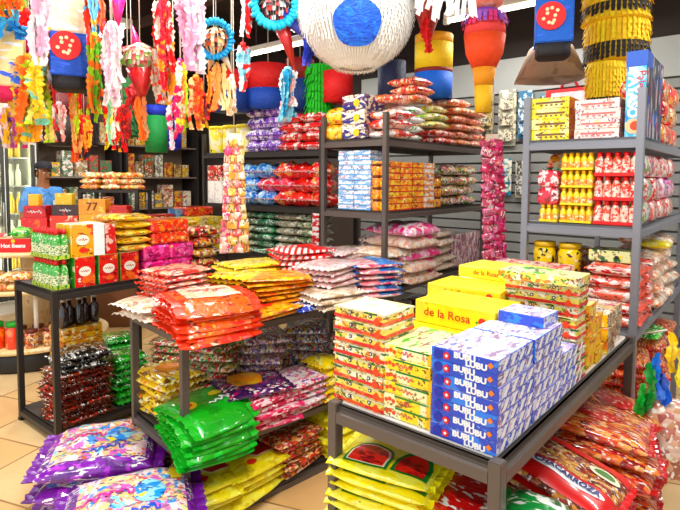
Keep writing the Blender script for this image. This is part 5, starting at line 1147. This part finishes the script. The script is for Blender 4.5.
streamers(308, 30, 66, 2.75, 14, ['#3a4ac0', '#5a6ad8', '#2a3aa8'], 'indigo paper tuft at the left side of the big white piñata', .4)

# upper left: from left to right
def box_pinata(p, w, d, h, c_top, c_low, emb, label, rz, split=.5, base='#1c1a1e'):
    o = hang('box_pinata', p, label, rz=rz)
    mb = MB(); mb.box(-w/2, -d/2, -h*split, w/2, d/2, 0); obj('upper_body', mb.mesh('upper', printed(c_top, (('#ffffff', 3, .62, (1, 1, 6)),), .75, 0, .3, 40), .006), o)
    mb = MB(); mb.box(-w/2-.003, -d/2-.003, -h, w/2+.003, d/2+.003, -h*split); obj('lower_body', mb.mesh('lower', printed(c_low, (('#4a6ad8', 5, .6, (1, 1, 3)),), .75, 0, .3, 40), .006), o)
    mb = MB(); mb.lathe([(-h-.07, w*.42), (-h-.06, w*.5), (-h-.001, w*.5)], 24, sq=.6); obj('base', mb.mesh('base', pap(base)), o, label='black base')
    if emb:
        r = w*.40; me = join_meshes([(disc(r, 26, plain(emb, .6), .012), Matrix.Translation((-.02, -d/2-.0005, -h*.66)) @ FACE_MY.to_4x4())], 'disc')
        ob = obj('round_emblem', me, o, label='red round emblem')
        mb = MB()
        for k in range(9):
            a = k*.7; mb.lathe([(0, r*.13), (.002, r*.13)], 7, c=(r*.55*math.cos(a)*(1 if k % 2 else .5), r*.55*math.sin(a)), smooth=False)
        obj('emblem_print', join_meshes([(mb.mesh('p', plain('#f2d8b0', .6)), Matrix.Translation((-.02, -d/2-.0125, -h*.66)) @ FACE_MY.to_4x4())], 'print'), ob, label='cream paper flecks')
    mb = MB(); mb.tube((0, 0, 0), (0, 0, 3.5-p.z), .003, n=6); obj('hanging_cord', mb.mesh('cord', plain('#d8d0c0', .7)), o); return o
box_pinata(at(69, -6, 3.0), .19, .19, .46, '#efe2c4', '#2f52b0', '#e0281c', 'box piñata, cream above and blue below with a red disc', .45, .5)
box_pinata(at(555, -28, 3.0), .185, .19, .40, '#5a86c8', '#2f5fb8', '#ec2f22', 'blue box piñata with a red disc, upper right of picture', -.30, .3)
box_pinata(at(2, 24, 2.9), .20, .20, .34, '#f0d8a0', '#efd0a0', None, 'cream and magenta box piñata at the left picture edge', .45, .6, '#c81f5a')
st = streamers(14, 12, 40, 2.8, 30, ['#2a86c8', '#3aa0e0', '#6ac0e8'], 'blue ruffled paper above the cream piñata, far left', .6)
streamers(8, -12, 18, 2.75, 26, ['#f0a41a', '#f2c83a', '#e8701c'], 'golden ruffled paper at the top left corner', .6)
streamers(24, -14, 12, 2.9, 12, ['#7ad01c', '#9ae03a'], 'lime paper tuft near the top left corner', .5)
streamers(26, 12, 26, 2.7, 14, ['#f0401c', '#e82a14'], 'small scarlet paper tuft beside the white streamers', .5)
streamers(22, 36, 108, 3.1, 22, ['#c81f5a', '#a8184a', '#d83a6a'], 'crimson streamers behind the cream piñata, far left', .6)
streamers(40, -14, 66, 2.5, 26, ['#f7eef0', '#f2dce4', '#faf6f6', '#e8b8cc'], 'white ruffled streamers hung left of the cream and blue piñata', .42)
streamers(30, 58, 142, 2.9, 36, ['#f2a82a', '#f27a1c', '#b8d04a', '#f7d88a', '#f2c84a', '#8ac8b0'], 'yellow and orange streamers under the white ones', .62)
streamers(8, 108, 148, 3.2, 18, ['#f2e0e0', '#c86ab0', '#7a6ac8', '#f2c84a'], 'pale and violet streamers at the left edge, low', .6)
streamers(24, 112, 148, 3.3, 20, ['#f2f0e8', '#d84a8a', '#f2a83a'], 'white and pink streamers low on the left', .6)
streamers(59, 105, 142, 3.4, 14, ['#f2b8b8', '#e85a5a', '#f7e0d8'], 'salmon streamers before the dark gap at left', .6)
streamers(75, 70, 162, 3.2, 16, ['#f0702a', '#e82a2a', '#c8e04a', '#f2b87a'], 'orange red streamers beneath the box piñata corner', .55)
streamers(91, -14, 46, 2.9, 14, ['#e8b04a', '#e8502a', '#7ab8d8'], 'thin orange and blue streamers right of the box piñata', .55)
streamers(94, 36, 122, 2.9, 16, ['#a8c83a', '#f0702a', '#6aa83a', '#f28a2a'], 'thin green and orange streamers below the orange ones', .55)
streamers(101, 0, 44, 3.2, 12, ['#d82a2a', '#3a8ac8', '#f0602a'], 'red and blue streamers beside the pink cone', .5)
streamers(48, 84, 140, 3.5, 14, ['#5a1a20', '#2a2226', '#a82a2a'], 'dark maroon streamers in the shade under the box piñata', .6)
streamers(84, 118, 160, 3.6, 14, ['#c82a2a', '#2a2024', '#e8a02a'], 'red and black streamers low, left of the green drum', .6)
streamers(122, 108, 152, 3.5, 16, ['#e83a2a', '#f2a83a', '#8a2a24'], 'red orange streamers low beside the dark green drum', .6)
streamers(174, 98, 150, 3.7, 14, ['#2a3ab8', '#e8e0e8', '#d81a6a'], 'blue and white streamers right of the green drum', .6)
streamers(204, 96, 128, 3.9, 14, ['#d8301c', '#f2c03a', '#6a1a1a'], 'scarlet and gold streamers just above the cream tubs', .6)
streamers(132, 88, 110, 3.3, 14, ['#b81f2a', '#e85a6a'], 'short crimson streamers at the rosette cone', .6)
streamers(50, 24, 60, 3.3, 14, ['#f28a2a', '#e8502a', '#f2c83a'], 'orange streamers behind the white ruffled ones', .6)
# star: pink cone with white tassel
def star(p, label, core_r, core_mat_fn, cones, tassels, ring=None):
    o = hang('star_pinata', p, label); core_fn = (core_r*.96, -core_r*.96, lambda z: math.sqrt(max(.0001, core_r**2-z*z)))
    mb = MB(); mb.lathe([(z, math.sqrt(max(.00001, (core_r*.95)**2-z*z))) for z in [-core_r*.94+k*core_r*.94/5 for k in range(11)]], 20); obj('core', mb.mesh('core', pap('#e8d0c0')), o)
    obj('paper_fringe', fringe(core_fn, 26, core_r*.28, [pap(c) for c in core_mat_fn], lambda z, a: int((z*90+a*3)) % len(core_mat_fn), core_r*.16, 1.5), o)
    for (dx, dy, dz, ln, r, c) in cones:
        d = Vector((dx, dy, dz)).normalized(); cn = obj('cone', cone(d*core_r*.7, d*(core_r+ln), r, printed(c, (), .35, .5, .3, 30)), o)
    for (dx, dy, dz, ln, w, cols) in tassels:
        for k, c in enumerate(cols):
            a = 2.1*k; obj('tassel', ruffle(ln*(1-.1*(k % 2)), w, k+ln*10+dx, pap(c)), o, (dx+w*.6*math.cos(a), dy+w*.6*math.sin(a), dz))
    if ring:
        mb = MB(); R_, r_, c = ring
        for k in range(30):
            a = 2*math.pi*k/30; mb.tube((R_*math.cos(a), -.03, R_*math.sin(a)), ((R_+r_*(1 if k % 2 else .6))*math.cos(a+.1), -.05, (R_+r_)*math.sin(a+.1)), r_*.62, r_*.3, 6)
        obj('ring_fringe', mb.mesh('ring', pap(c)), o)
    cord(o, core_r*.9); return o
pcone = at(117, -6, 3.0); o = hang('cone_pinata', pcone, 'magenta paper cone pointing down at upper left')
obj('cone', cone((0, 0, .05), (0, 0, -.20), .062, printed('#d81a78', (('#f04a9a', 8, .58, (1, 1, 1)),), .35, .6, .2)), o); cord(o, .05)
streamers(112, 26, 106, 2.8, 26, ['#f7f0ee', '#f2e0e4', '#faf6f4', '#e8c0cc'], 'white ruffled tassel hanging below the magenta cone', .42)
streamers(112, 98, 150, 2.95, 18, ['#f2d03a', '#e82a1c', '#f7ece0', '#9ac8a0'], 'red and yellow streamers below the white tassel', .55)
star(at(140, 58, 3.1), 'rosette piñata, pale pink and green, with magenta and red cones', .085, ['#f2c0b0', '#f7e4d0', '#c85a5a', '#8ac06a'],
     [(-.25, .1, 1, .11, .035, '#d81a6a'), (-.8, 0, -.15, .05, .05, '#7ac04a'), (-.8, .1, .5, .04, .05, '#d82a4a'), (0, .1, -1, .17, .085, '#c01f2a'), (.8, .2, -.5, .07, .05, '#b81a24')],
     [(.0, 0, -.22, .25, .032, ['#f2a87a', '#f7d0a0', '#e87a4a'])])
streamers(163, 2, 104, 3.0, 20, ['#e8402a', '#b8b0a8', '#d82a4a', '#f2a03a', '#e8d8c8'], 'red orange and grey streamers right of the rosette', .55)
streamers(160, 50, 104, 3.1, 20, ['#f2c03a', '#e8e0d0', '#f27a2a'], 'yellow and white streamers under the red and grey ones', .55)
streamers(191, -16, 72, 2.7, 34, ['#f7dce6', '#faf2f4', '#f2bcd2', '#f7e8ee', '#f0b0c8'], 'wide pale pink ruffled streamers, upper left centre', .42)
star(at(216, 41, 3.0), 'star piñata with a blue fringed ring beside the pale pink streamers', .075, ['#e8c08a', '#2a2420', '#f2e4c8', '#c85a2a'],
     [(-.3, .1, -1, .10, .03, '#d8b08a'), (.5, .1, -1, .12, .03, '#e8dcc8')], [(.02, 0, -.12, .26, .035, ['#f2d8a0', '#f7ecd8', '#e8a86a'])], (.085, .028, '#2a9ad0'))
streamers(180, 62, 132, 3.4, 14, ['#d81a6a', '#f2d04a', '#f28a2a', '#e8e0c8'], 'magenta and yellow streamers below the pink ones', .55)
streamers(181, 84, 132, 3.6, 16, ['#b8e02a', '#d0f04a', '#9ac82a'], 'lime green streamers behind the lower left group', .5)
streamers(196, 78, 130, 3.5, 16, ['#f28a4a', '#f2d0a0', '#e85a2a'], 'apricot streamers left of the cream tubs', .55)
streamers(214, 72, 112, 3.8, 16, ['#c82a2a', '#e88a2a', '#5a2420'], 'dark red streamers above the cream tubs', .55)
streamers(232, 78, 116, 3.3, 12, ['#f2dcc0', '#e8c8a0', '#f7efe0'], 'cream streamers above the candy strips', .5)
streamers(246, -14, 38, 2.9, 16, ['#e82a3a', '#f7f0f0', '#d81f30'], 'red and white streamers left of the black and blue star', .5)
streamers(243, 46, 92, 3.1, 15, ['#e82a3a', '#f7f2f2', '#9ad0e0'], 'short red and white streamers under the long ones', .5)
star(at(276, 6, 2.9), 'star piñata in black and white with a sky blue fringe', .075, ['#f2f0ee', '#1f1c1e', '#2a2628', '#e85a5a'],
     [(.75, .1, -.75, .18, .05, '#3a40a8'), (.3, .2, -1, .28, .055, '#b8201c')], [], (.10, .038, '#3ab8d8'))
streamers(288, 70, 122, 3.6, 20, ['#9ad8e8', '#f7f2f2', '#e8b8b8', '#3a90b8'], 'pale blue and white streamers over the purple packs', .55)
# dark and coloured bodies behind
def drum(p, h, r, bands, label, teeth=30, gap=.04, sq=0, fr=True, name='drum_pinata', flare=.012):
    """paper drum hanging from its top; bands = [(share of height from top, colour)]"""
    o = hang(name, p, label); z = 0
    for (sh, c) in bands:
        h1 = h*sh; mb = MB(); mb.lathe([(z-h1, r), (z, r)], 28, sq=sq); bo = obj('paper_band', mb.mesh('band', printed(c, (), .7, 0, .3, 40)), o)
        if fr: obj('paper_fringe', fringe((z, z-h1+gap*.6, lambda q: r+.002), teeth, gap, [pap(c)], lambda q, a: 0, flare, 1.3, sq), bo)
        z -= h1
    cord(o, 0); return o
drum(at(231, 72, 4.9), .36, .17, [(.45, '#c82a24'), (.55, '#23418a')], 'red and blue paper drum behind the tube lamp, left one', fr=False)
drum(at(268, 66, 4.95), .40, .19, [(.55, '#c8281f'), (.45, '#2848a0')], 'red and blue paper drum behind the purple packs, right one', fr=False)
drum(at(300, 60, 5.0), .46, .13, [(.4, '#8a1a1a'), (.6, '#1f3a7a')], 'dark red and navy paper drum beside the green fringed one', fr=False)
drum(at(320, 66, 4.7), .42, .11, [(1, '#2fae3a')], 'bright green fringed drum behind the yellow packs', gap=.07, flare=.03)
drum(at(338, 72, 4.6), .26, .13, [(1, '#d0241c')], 'red paper drum behind the wave printed packs', fr=False)
drum(at(392, 62, 4.6), .40, .12, [(1, '#171c3a')], 'navy paper drum right of the wave printed packs', fr=False)
drum(at(156, 106, 4.2), .36, .085, [(.22, '#1f3ab0'), (.78, '#1f8a4a')], 'green paper drum with a blue top, behind the left streamers', fr=False)
drum(at(170, 112, 4.4), .30, .09, [(.4, '#7a4a3a'), (.6, '#2a2ab0')], 'brown and blue paper drum beside the green one', fr=False)
drum(at(128, 80, 4.0), .42, .09, [(1, '#1f5a2a')], 'dark green fringed drum behind the red cone', gap=.06, flare=.02)
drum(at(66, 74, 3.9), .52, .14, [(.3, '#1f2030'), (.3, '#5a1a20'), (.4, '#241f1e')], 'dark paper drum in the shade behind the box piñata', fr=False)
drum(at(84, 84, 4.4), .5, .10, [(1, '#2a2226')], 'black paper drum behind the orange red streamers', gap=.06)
# right of the white ball
drum(at(434, 36, 4.35), .50, .152, [(.14, '#e0a81c'), (.40, '#f2d43a'), (.06, '#7a2a1c'), (.40, '#2a6ad0')], 'paper drum, yellow above and blue below, over the rack heap', fr=False)
ps_ = at(428, 4, 4.1); o = hang('paper_bundle', ps_, 'red and brown paper bundle above the yellow and blue drum', 'piñata')
mb = MB(); mb.lathe([(-.30, .015), (-.2, .05), (-.08, .09), (.0, .10), (.06, .07)], 18); obj('body', mb.mesh('body', printed('#8a2a1c', (('#b83a2a', 7, .55, (1, 1, 1)), ('#c88a6a', 9, .64, (1, 1, 1))), .7, 0, .4, fine=False)), o)
obj('red_scarf', ruffle(.26, .05, 4, pap('#c8181c')), o, (-.02, -.08, -.12)); cord(o, .06)
feath = hang('feather_garland', at(440, -8, 3.0), 'white feathery paper garland at the top, right of the white piñata', 'garland')
rr_ = random.Random(3)
mb = MB(); mb.tube((-.12, 0, 0), (.2, 0, .02), .006); obj('cord', mb.mesh('cord', plain('#e8e8e4', .7)), feath)
for k in range(16):
    x = -.12+.02*k; ln = rr_.uniform(.08, .17)
    mb = MB(); w = .012; dx = rr_.uniform(-.05, .02); mb.add([(x-w, -.004, 0), (x+w, -.004, 0), (x+w+dx, -.02, -ln), (x-w+dx, -.02, -ln*.9), (x-w, .004, 0), (x+w, .004, 0), (x+w+dx, -.012, -ln), (x-w+dx, -.012, -ln*.9)], [(0, 3, 2, 1), (4, 5, 6, 7), (2, 3, 7, 6), (0, 4, 7, 3), (1, 2, 6, 5), (0, 1, 5, 4)])
    obj('paper_feather', mb.mesh('feather', plain('#f7f6f4', .8)), feath)
# orange vase shaped one
ov = hang('vase_pinata', at(485, 24, 3.7), 'orange rounded paper piñata with a yellow foot, purple collar')
pr_ = [(-.60, .055), (-.42, .062), (-.30, .08), (-.2, .125), (-.08, .14), (.02, .13), (.08, .10), (.10, .06)]
def seg(z0, z1): return [p for p in pr_ if z0-.001 <= p[0] <= z1+.001]
for z0, z1, c in ((-.6, -.42, '#f2c02a'), (-.42, -.30, '#f5a24a'), (-.30, -.08, '#f4602a'), (-.08, .02, '#e85a58'), (.02, .10, '#8a5ac0')):
    mb = MB(); mb.lathe(seg(z0, z1), 28); obj('paper_band', mb.mesh('band', printed(c, (('#ffffff', 30, .75, (1, 1, 1)),), .7, 0, .3, 40)), ov)
mb = MB(); mb.lathe([(.09, .05), (.12, .11), (.2, .13), (.26, .11), (.30, .05)], 22); obj('pink_top', mb.mesh('top', printed('#e88a7a', (('#f2b0a0', 6, .55, (1, 1, 1)), ('#2a2226', 7, .66, (1, 1, .5))), .7, 0, .3, 40, fine=False)), ov)
obj('purple_ruffle', fringe((.06, .0, lambda z: .135), 26, .035, [pap('#a86ac8'), pap('#e85a8a')], lambda z, a: int(a*2) % 2, .02, 1.5), ov); cord(ov, .3)
# yellow and black fringed columns
def bee(p, h, r, bands, label):
    o = hang('fringed_pinata', p, label); mb = MB(); mb.lathe([(-h, r*.9), (-h+.02, r), (-.02, r), (0, r*.9)], 26); obj('body', mb.mesh('body', pap('#f2cc1c')), o)
    z = 0
    for sh, c in bands:
        z1 = z-h*sh; obj('paper_fringe', fringe((z, z1+.02, lambda q: r+.002), 40, .03, [pap(c), pap('#f2c81c' if c == '#f7d91c' else c)], lambda q, a: int(a*5) % 2, .016, 1.5), o, label='yellow fringe' if c == '#f7d91c' else 'black fringe'); z = z1
    cord(o, 0); return o
Yl, Bk = '#f7d91c', '#1f1b1a'
bee(at(617, -8, 3.55), .205, .195, [(.2, Yl), (.3, Yl), (.35, Bk), (.15, Yl)], 'upper wide yellow and black fringed piñata, top right')
bee(at(617, 25, 3.56), .25, .185, [(.55, Yl), (.45, Bk)], 'middle yellow and black fringed piñata just below the wide one')
bee(at(607, 64, 3.5), .28, .115, [(.8, Yl), (.2, Bk)], 'narrow yellow fringed piñata ending in black behind pink boxes')
# tan paper shade behind the blue box
sh = hang('paper_lantern', at(550, 48, 4.1), 'tan paper shade under the blue box piñata', 'shade'); mb = MB(); mb.lathe([(-.24, .24), (-.02, .15), (0, .14)], 24, sq=.5); obj('paper_skin', mb.mesh('skin', printed('#a8907a', (('#8a7260', 4, .55, (1, 1, 1)),), .7, 0, .2)), sh); cord(sh, 0)

# ------------------------------------------------------------------ candy strips hung on the racks
def strip_set(p, n, rows, w, h, mats, label, rz, sp0, sp1, tilt, wide=0, lean=0):
    o = hang('candy_strips', p, label, 'candy strip', rz=rz); bb = [Bag(h, w, .016, q+1, lump=.5, flat=3, seal=.004, nx=8, ny=8) for q in range(len(mats))]
    ms = [b.mesh(m) for b, m in zip(bb, mats)]
    for i in range(n):
        for k in range(rows):
            sp = sp0+(sp1-sp0)*k/rows
            ob = obj('sachet', ms[(i+k*2) % len(ms)], o, ((i-(n-1)/2)*sp+lean*k+rnd.uniform(-.006, .006), -.014*((i+k) % 2)+rnd.uniform(-.01, .01), -h*.55-h*.86*k), Matrix.Rotation(rnd.uniform(-tilt, tilt), 3, 'Y') @ Matrix.Rotation(R(90)+rnd.uniform(-.25, .1), 3, 'X') @ Matrix.Rotation(R(90), 3, 'Z'))
            if wide and k >= rows-wide: ob.scale = (1.2, 1.35, 1)
    mb = MB(); mb.box(-w*n*.25, -.003, -.02, w*n*.25, .003, .03); obj('hanger_card', mb.mesh('card', plain('#f2e4d0', .5)), o); cord(o, .03); return o
cst = [printed(c, ((e, 12, .50, (1, 1, 1)), ('#fdf0dc', 20, .6, (1, 1, 1))), .3, .8, .35) for c, e in (('#f2c0a8', '#e86a6a'), ('#f2d07a', '#f0a04a'), ('#f2b8b0', '#e8507a'), ('#f0dcb0', '#f0b050'))]
strip_set(at(234, 138, 3.62), 4, 14, .05, .064, cst, 'pale pink and yellow candy strips hung before the back rack', .35, .026, .045, .10, 4)
pst = [printed(c, ((e, 10, .52, (1, 1, 1)), ('#f7a0c4', 16, .60, (1, 1, 1)), ('#f2c890', 24, .68, (1, 1, 1)), ('#5a0a2a', 14, .66, (1, 1, 1))), .3, .8, .35) for c, e in (('#d81f6a', '#a8104a'), ('#e84a86', '#a8144a'), ('#c81a5a', '#f07a9a'))]
strip_set(at(492, 138, 4.02), 2, 15, .095, .075, pst, 'bright pink candy strips hanging at the right end of the centre rack', -.2, .07, .085, .5, 0, .003)
# net bag with ribbons by the right rack
nbp = at(667, 330, 2.02); o = hang('marshmallow_bag', nbp, 'clear bag of pale pink sweets with coloured ribbons, right edge', 'bag')
mbg = Bag(.36, .18, .12, 3, lump=.35, flat=3, seal=.02, nx=20, ny=12)
obj('bag', mbg.mesh(candy(['#c89080', '#d8ac98', '#b87068', '#c89878', '#dcc0b0', '#a06058'], 24, (1, 1, 1), .25, 1, .25)), o, (.02, .03, -.42), Matrix.Rotation(R(-20), 3, 'Z') @ Matrix.Rotation(R(90), 3, 'X') @ Matrix.Rotation(R(82), 3, 'Z'))
for k, (dx, dz, ln, c) in enumerate(((.0, .0, .16, '#f2d01c'), (-.05, -.08, .18, '#2a7ad8'), (-.08, -.12, .2, '#1f9a4a'), (.04, -.06, .15, '#f2e04a'), (-.10, -.2, .2, '#2fa84a'), (-.03, -.16, .12, '#1f5ab8'))):
    obj('ribbon', ruffle(ln, .028, k*2+1, printed(c, (), .3, .7, .3)), o, (dx, -.03, dz))
mb = MB(); mb.tube((0, 0, .0), (.012, .17, -.065), .004); obj('string', mb.mesh('string', plain('#d8d0c0', .6)), o)

# ------------------------------------------------------------------ the man in the blue shirt
def skin(name, verts, edges, mat, sub=2, root=0):
    me = bpy.data.meshes.new(name); me.from_pydata([v[:3] for v in verts], edges, [])
    o = bpy.data.objects.new(name, me); COL.objects.link(o)
    md = o.modifiers.new('skin', 'SKIN'); md.use_smooth_shade = True
    for i, v in enumerate(verts):
        sv = me.skin_vertices[0].data[i]; sv.radius = (v[3], v[4] if len(v) > 4 else v[3]); sv.use_root = (i == root)
    sb = o.modifiers.new('sub', 'SUBSURF'); sb.levels = sub; sb.render_levels = sub
    dg = bpy.context.evaluated_depsgraph_get(); out = bpy.data.meshes.new_from_object(o.evaluated_get(dg)); bpy.data.objects.remove(o)
    out.materials.clear(); out.materials.append(mat); out.name = name
    return out
V = [(0,0,.95,.135,.10),(0,0,1.10,.13,.10),(0,-.01,1.27,.155,.105),(0,0,1.41,.12,.085),(0,-.005,1.49,.056,.056),(0,-.018,1.555,.062,.07),(0,-.028,1.615,.07,.085),(0,-.022,1.685,.072,.088),(0,-.012,1.735,.045,.055)]
E_ = [(0,1),(1,2),(2,3),(3,4),(4,5),(5,6),(6,7),(7,8)]
for sx in (-1, 1):
    b0 = len(V)
    V += [(sx*.175,.0,1.42,.062),(sx*.225,.0,1.28,.05),(sx*.25,-.015,1.14,.042),(sx*.235,-.10,1.05,.037),(sx*.205,-.205,.985,.027),(sx*.198,-.25,.97,.03,.018),(sx*.195,-.29,.962,.03,.014)]
    E_ += [(3,b0)]+[(b0+k, b0+k+1) for k in range(6)]
    for k, (dx, ln) in enumerate(((-.027,.045),(-.009,.055),(.009,.05),(.026,.038))):
        n0 = len(V); V += [(sx*.195+dx,-.31,.958,.0085),(sx*.195+dx*1.1,-.31-ln*.6,.95,.008),(sx*.195+dx*1.1,-.31-ln,.935,.007)]; E_ += [(b0+6,n0),(n0,n0+1),(n0+1,n0+2)]
    n0 = len(V); V += [(sx*.165,-.262,.965,.01),(sx*.15,-.30,.955,.009)]; E_ += [(b0+5,n0),(n0,n0+1)]
    h0 = len(V); V += [(sx*.09,0,.88,.088),(sx*.10,-.01,.70,.072),(sx*.10,-.01,.50,.056),(sx*.10,.015,.30,.05),(sx*.10,.02,.09,.038),(sx*.105,-.05,.05,.04,.035),(sx*.11,-.13,.035,.036,.026)]
    E_ += [(0,h0)]+[(h0+k, h0+k+1) for k in range(6)]
skinm = plain('#9a684a', .55); man = obj('person', None, loc=(-3.375, 6.03, 0), rot=(0, 0, .95))
man.scale = (.92, .94, 1.0); tag(man, 'man in a light blue shirt and dark cap standing behind the counter', 'person')
obj('body', skin('body', V, E_, skinm), man)
SV = [(0,0,.90,.155,.118),(0,0,1.10,.15,.118),(0,-.01,1.27,.172,.122),(0,0,1.42,.135,.10),(0,-.004,1.48,.078,.075)]; SE = [(0,1),(1,2),(2,3),(3,4)]
for sx in (-1, 1):
    b0 = len(SV); SV += [(sx*.175,0,1.42,.078),(sx*.225,0,1.28,.068),(sx*.245,-.01,1.17,.064)]; SE += [(3,b0),(b0,b0+1),(b0+1,b0+2)]
shirt = obj('shirt', skin('shirt', SV, SE, printed('#5f92cc', (('#7aa8dc', 5, .56, (1, 1, 1)),), .8, 0, .3, 20)), man, label='light blue work shirt')
mb = MB(); mb.box(.05, -.142, 1.27, .10, -.128, 1.33); obj('chest_badge', mb.mesh('badge', plain('#f2f0e8', .5), .002), shirt, label='white chest badge')
mb = MB(); mb.box(.228, -.07, 1.31, .262, -.02, 1.37); obj('sleeve_patch', mb.mesh('patch', plain('#f2f0e8', .5), .003), shirt, label='white sleeve patch')
mb = MB()
for sx in (-1, 1): mb.add([(sx*.012,-.105,1.42),(sx*.075,-.07,1.475),(sx*.085,-.05,1.44),(sx*.05,-.112,1.385),(sx*.012,-.095,1.42),(sx*.075,-.06,1.475),(sx*.085,-.04,1.44),(sx*.05,-.102,1.385)], [(0,1,2,3),(7,6,5,4),(0,4,5,1),(1,5,6,2),(2,6,7,3),(3,7,4,0)])
obj('collar', mb.mesh('collar', plain('#6a9ad2', .8)), shirt)
TV = [(0,0,.95,.15,.115),(0,0,.90,.14,.11)]; TE = [(0,1)]
for sx in (-1, 1):
    b0 = len(TV); TV += [(sx*.09,0,.84,.10),(sx*.10,-.01,.68,.086),(sx*.10,-.01,.50,.073),(sx*.10,.01,.28,.068),(sx*.10,.015,.09,.062)]; TE += [(1,b0)]+[(b0+k,b0+k+1) for k in range(4)]
obj('trousers', skin('trousers', TV, TE, plain('#23283a', .8)), man)
for sx in (-1, 1):
    mb = MB(); mb.lathe([(0,.052),(.02,.056),(.06,.045),(.09,.04)], 16, c=(0,0)); me = mb.mesh('shoe', plain('#1a1818', .5))
    for v in me.vertices: v.co.y = v.co.y*2.3-.05
    obj('shoe', me, man, (sx*.105, .0, 0))
mb = MB(); mb.lathe([(1.688,.094),(1.71,.097),(1.74,.088),(1.765,.06),(1.775,.02)], 24); me = mb.mesh('cap', plain('#1f1e24', .8))
for v in me.vertices: v.co.y = v.co.y*1.16-.018
capo = obj('cap', me, man, label='dark cap')
mb = MB(); n = 12; vs = []
for k in range(n+1):
    a = math.pi+math.pi*k/n; vs += [(.095*math.cos(a), -.02+.10*math.sin(a), 1.692), (.085*math.cos(a), -.05+.125*math.sin(a), 1.686)]
vs += [(x, y, z+.008) for x, y, z in vs]; m_ = 2*(n+1)
fs = []
for k in range(n): fs += [(2*k, 2*k+2, 2*k+3, 2*k+1), (m_+2*k, m_+2*k+1, m_+2*k+3, m_+2*k+2), (2*k+1, 2*k+3, m_+2*k+3, m_+2*k+1)]
mb.add(vs, fs, 0, True); obj('brim', mb.mesh('brim', plain('#1f1e24', .8)), capo)
mb = MB(); mb.lathe([(1.585,.06),(1.60,.085),(1.64,.094),(1.675,.097)], 20); me = mb.mesh('hair', plain('#15110f', .8))
for v in me.vertices: v.co.y = (abs(v.co.y)*.85-.0)
obj('hair', me, man, label='short dark hair')
for sx in (-1, 1):
    mb = MB(); mb.lathe([(-.011,.003),(-.006,.010),(0,.012),(.006,.010),(.011,.003)], 12); ey = obj('eye', mb.mesh('eye', plain('#efe8e0', .3)), man, (sx*.029, -.098, 1.638))
    mb = MB(); mb.lathe([(0,.0055),(.003,.004)], 10); obj('iris', mb.mesh('iris', plain('#1f1410', .3)), ey, (0, -.010, 0), (R(90), 0, 0))
    mb = MB(); mb.tube((sx*.014,-.112,1.657), (sx*.046,-.102,1.657), .004); obj('eyebrow', mb.mesh('brow', plain('#15110f', .8)), man)
    mb = MB(); mb.lathe([(-.03,.006),(-.012,.014),(.012,.017),(.03,.008)], 12); me = mb.mesh('ear', skinm)
    for v in me.vertices: v.co.x *= .5
    obj('ear', me, man, (sx*.076, -.01, 1.625))
mb = MB(); mb.tube((0,-.108,1.645), (0,-.134,1.600), .007, .017); obj('nose', mb.mesh('nose', skinm), man)
mb = MB(); mb.tube((-.024,-.106,1.572), (.024,-.106,1.572), .006); obj('mouth', mb.mesh('mouth', plain('#5f2f28', .5)), man)

# ------------------------------------------------------------------ camera, daylight from the shop front, exposure
cam = bpy.data.cameras.new('camera'); co_ = bpy.data.objects.new('camera', cam); COL.objects.link(co_)
cam.sensor_width = 36; cam.lens = 530.25/680*36; cam.shift_y = -(255-211.76)/680; cam.clip_start = .05
co_.matrix_world = Matrix.Translation((0, 0, 1.6)) @ Matrix.Rotation(math.pi/2-.0633, 4, 'X') @ Matrix.Rotation(.0061, 4, 'Z')
SC.camera = co_
w = bpy.data.worlds.new('World'); SC.world = w; w.use_nodes = True
bg = w.node_tree.nodes['Background']; bg.inputs[0].default_value = (.93, .97, 1, 1); bg.inputs[1].default_value = 1.5
SC.view_settings.view_transform = 'Standard'; SC.view_settings.look = 'None'; SC.view_settings.exposure = -.22; SC.view_settings.gamma = 1
SC.view_settings.use_curve_mapping = False
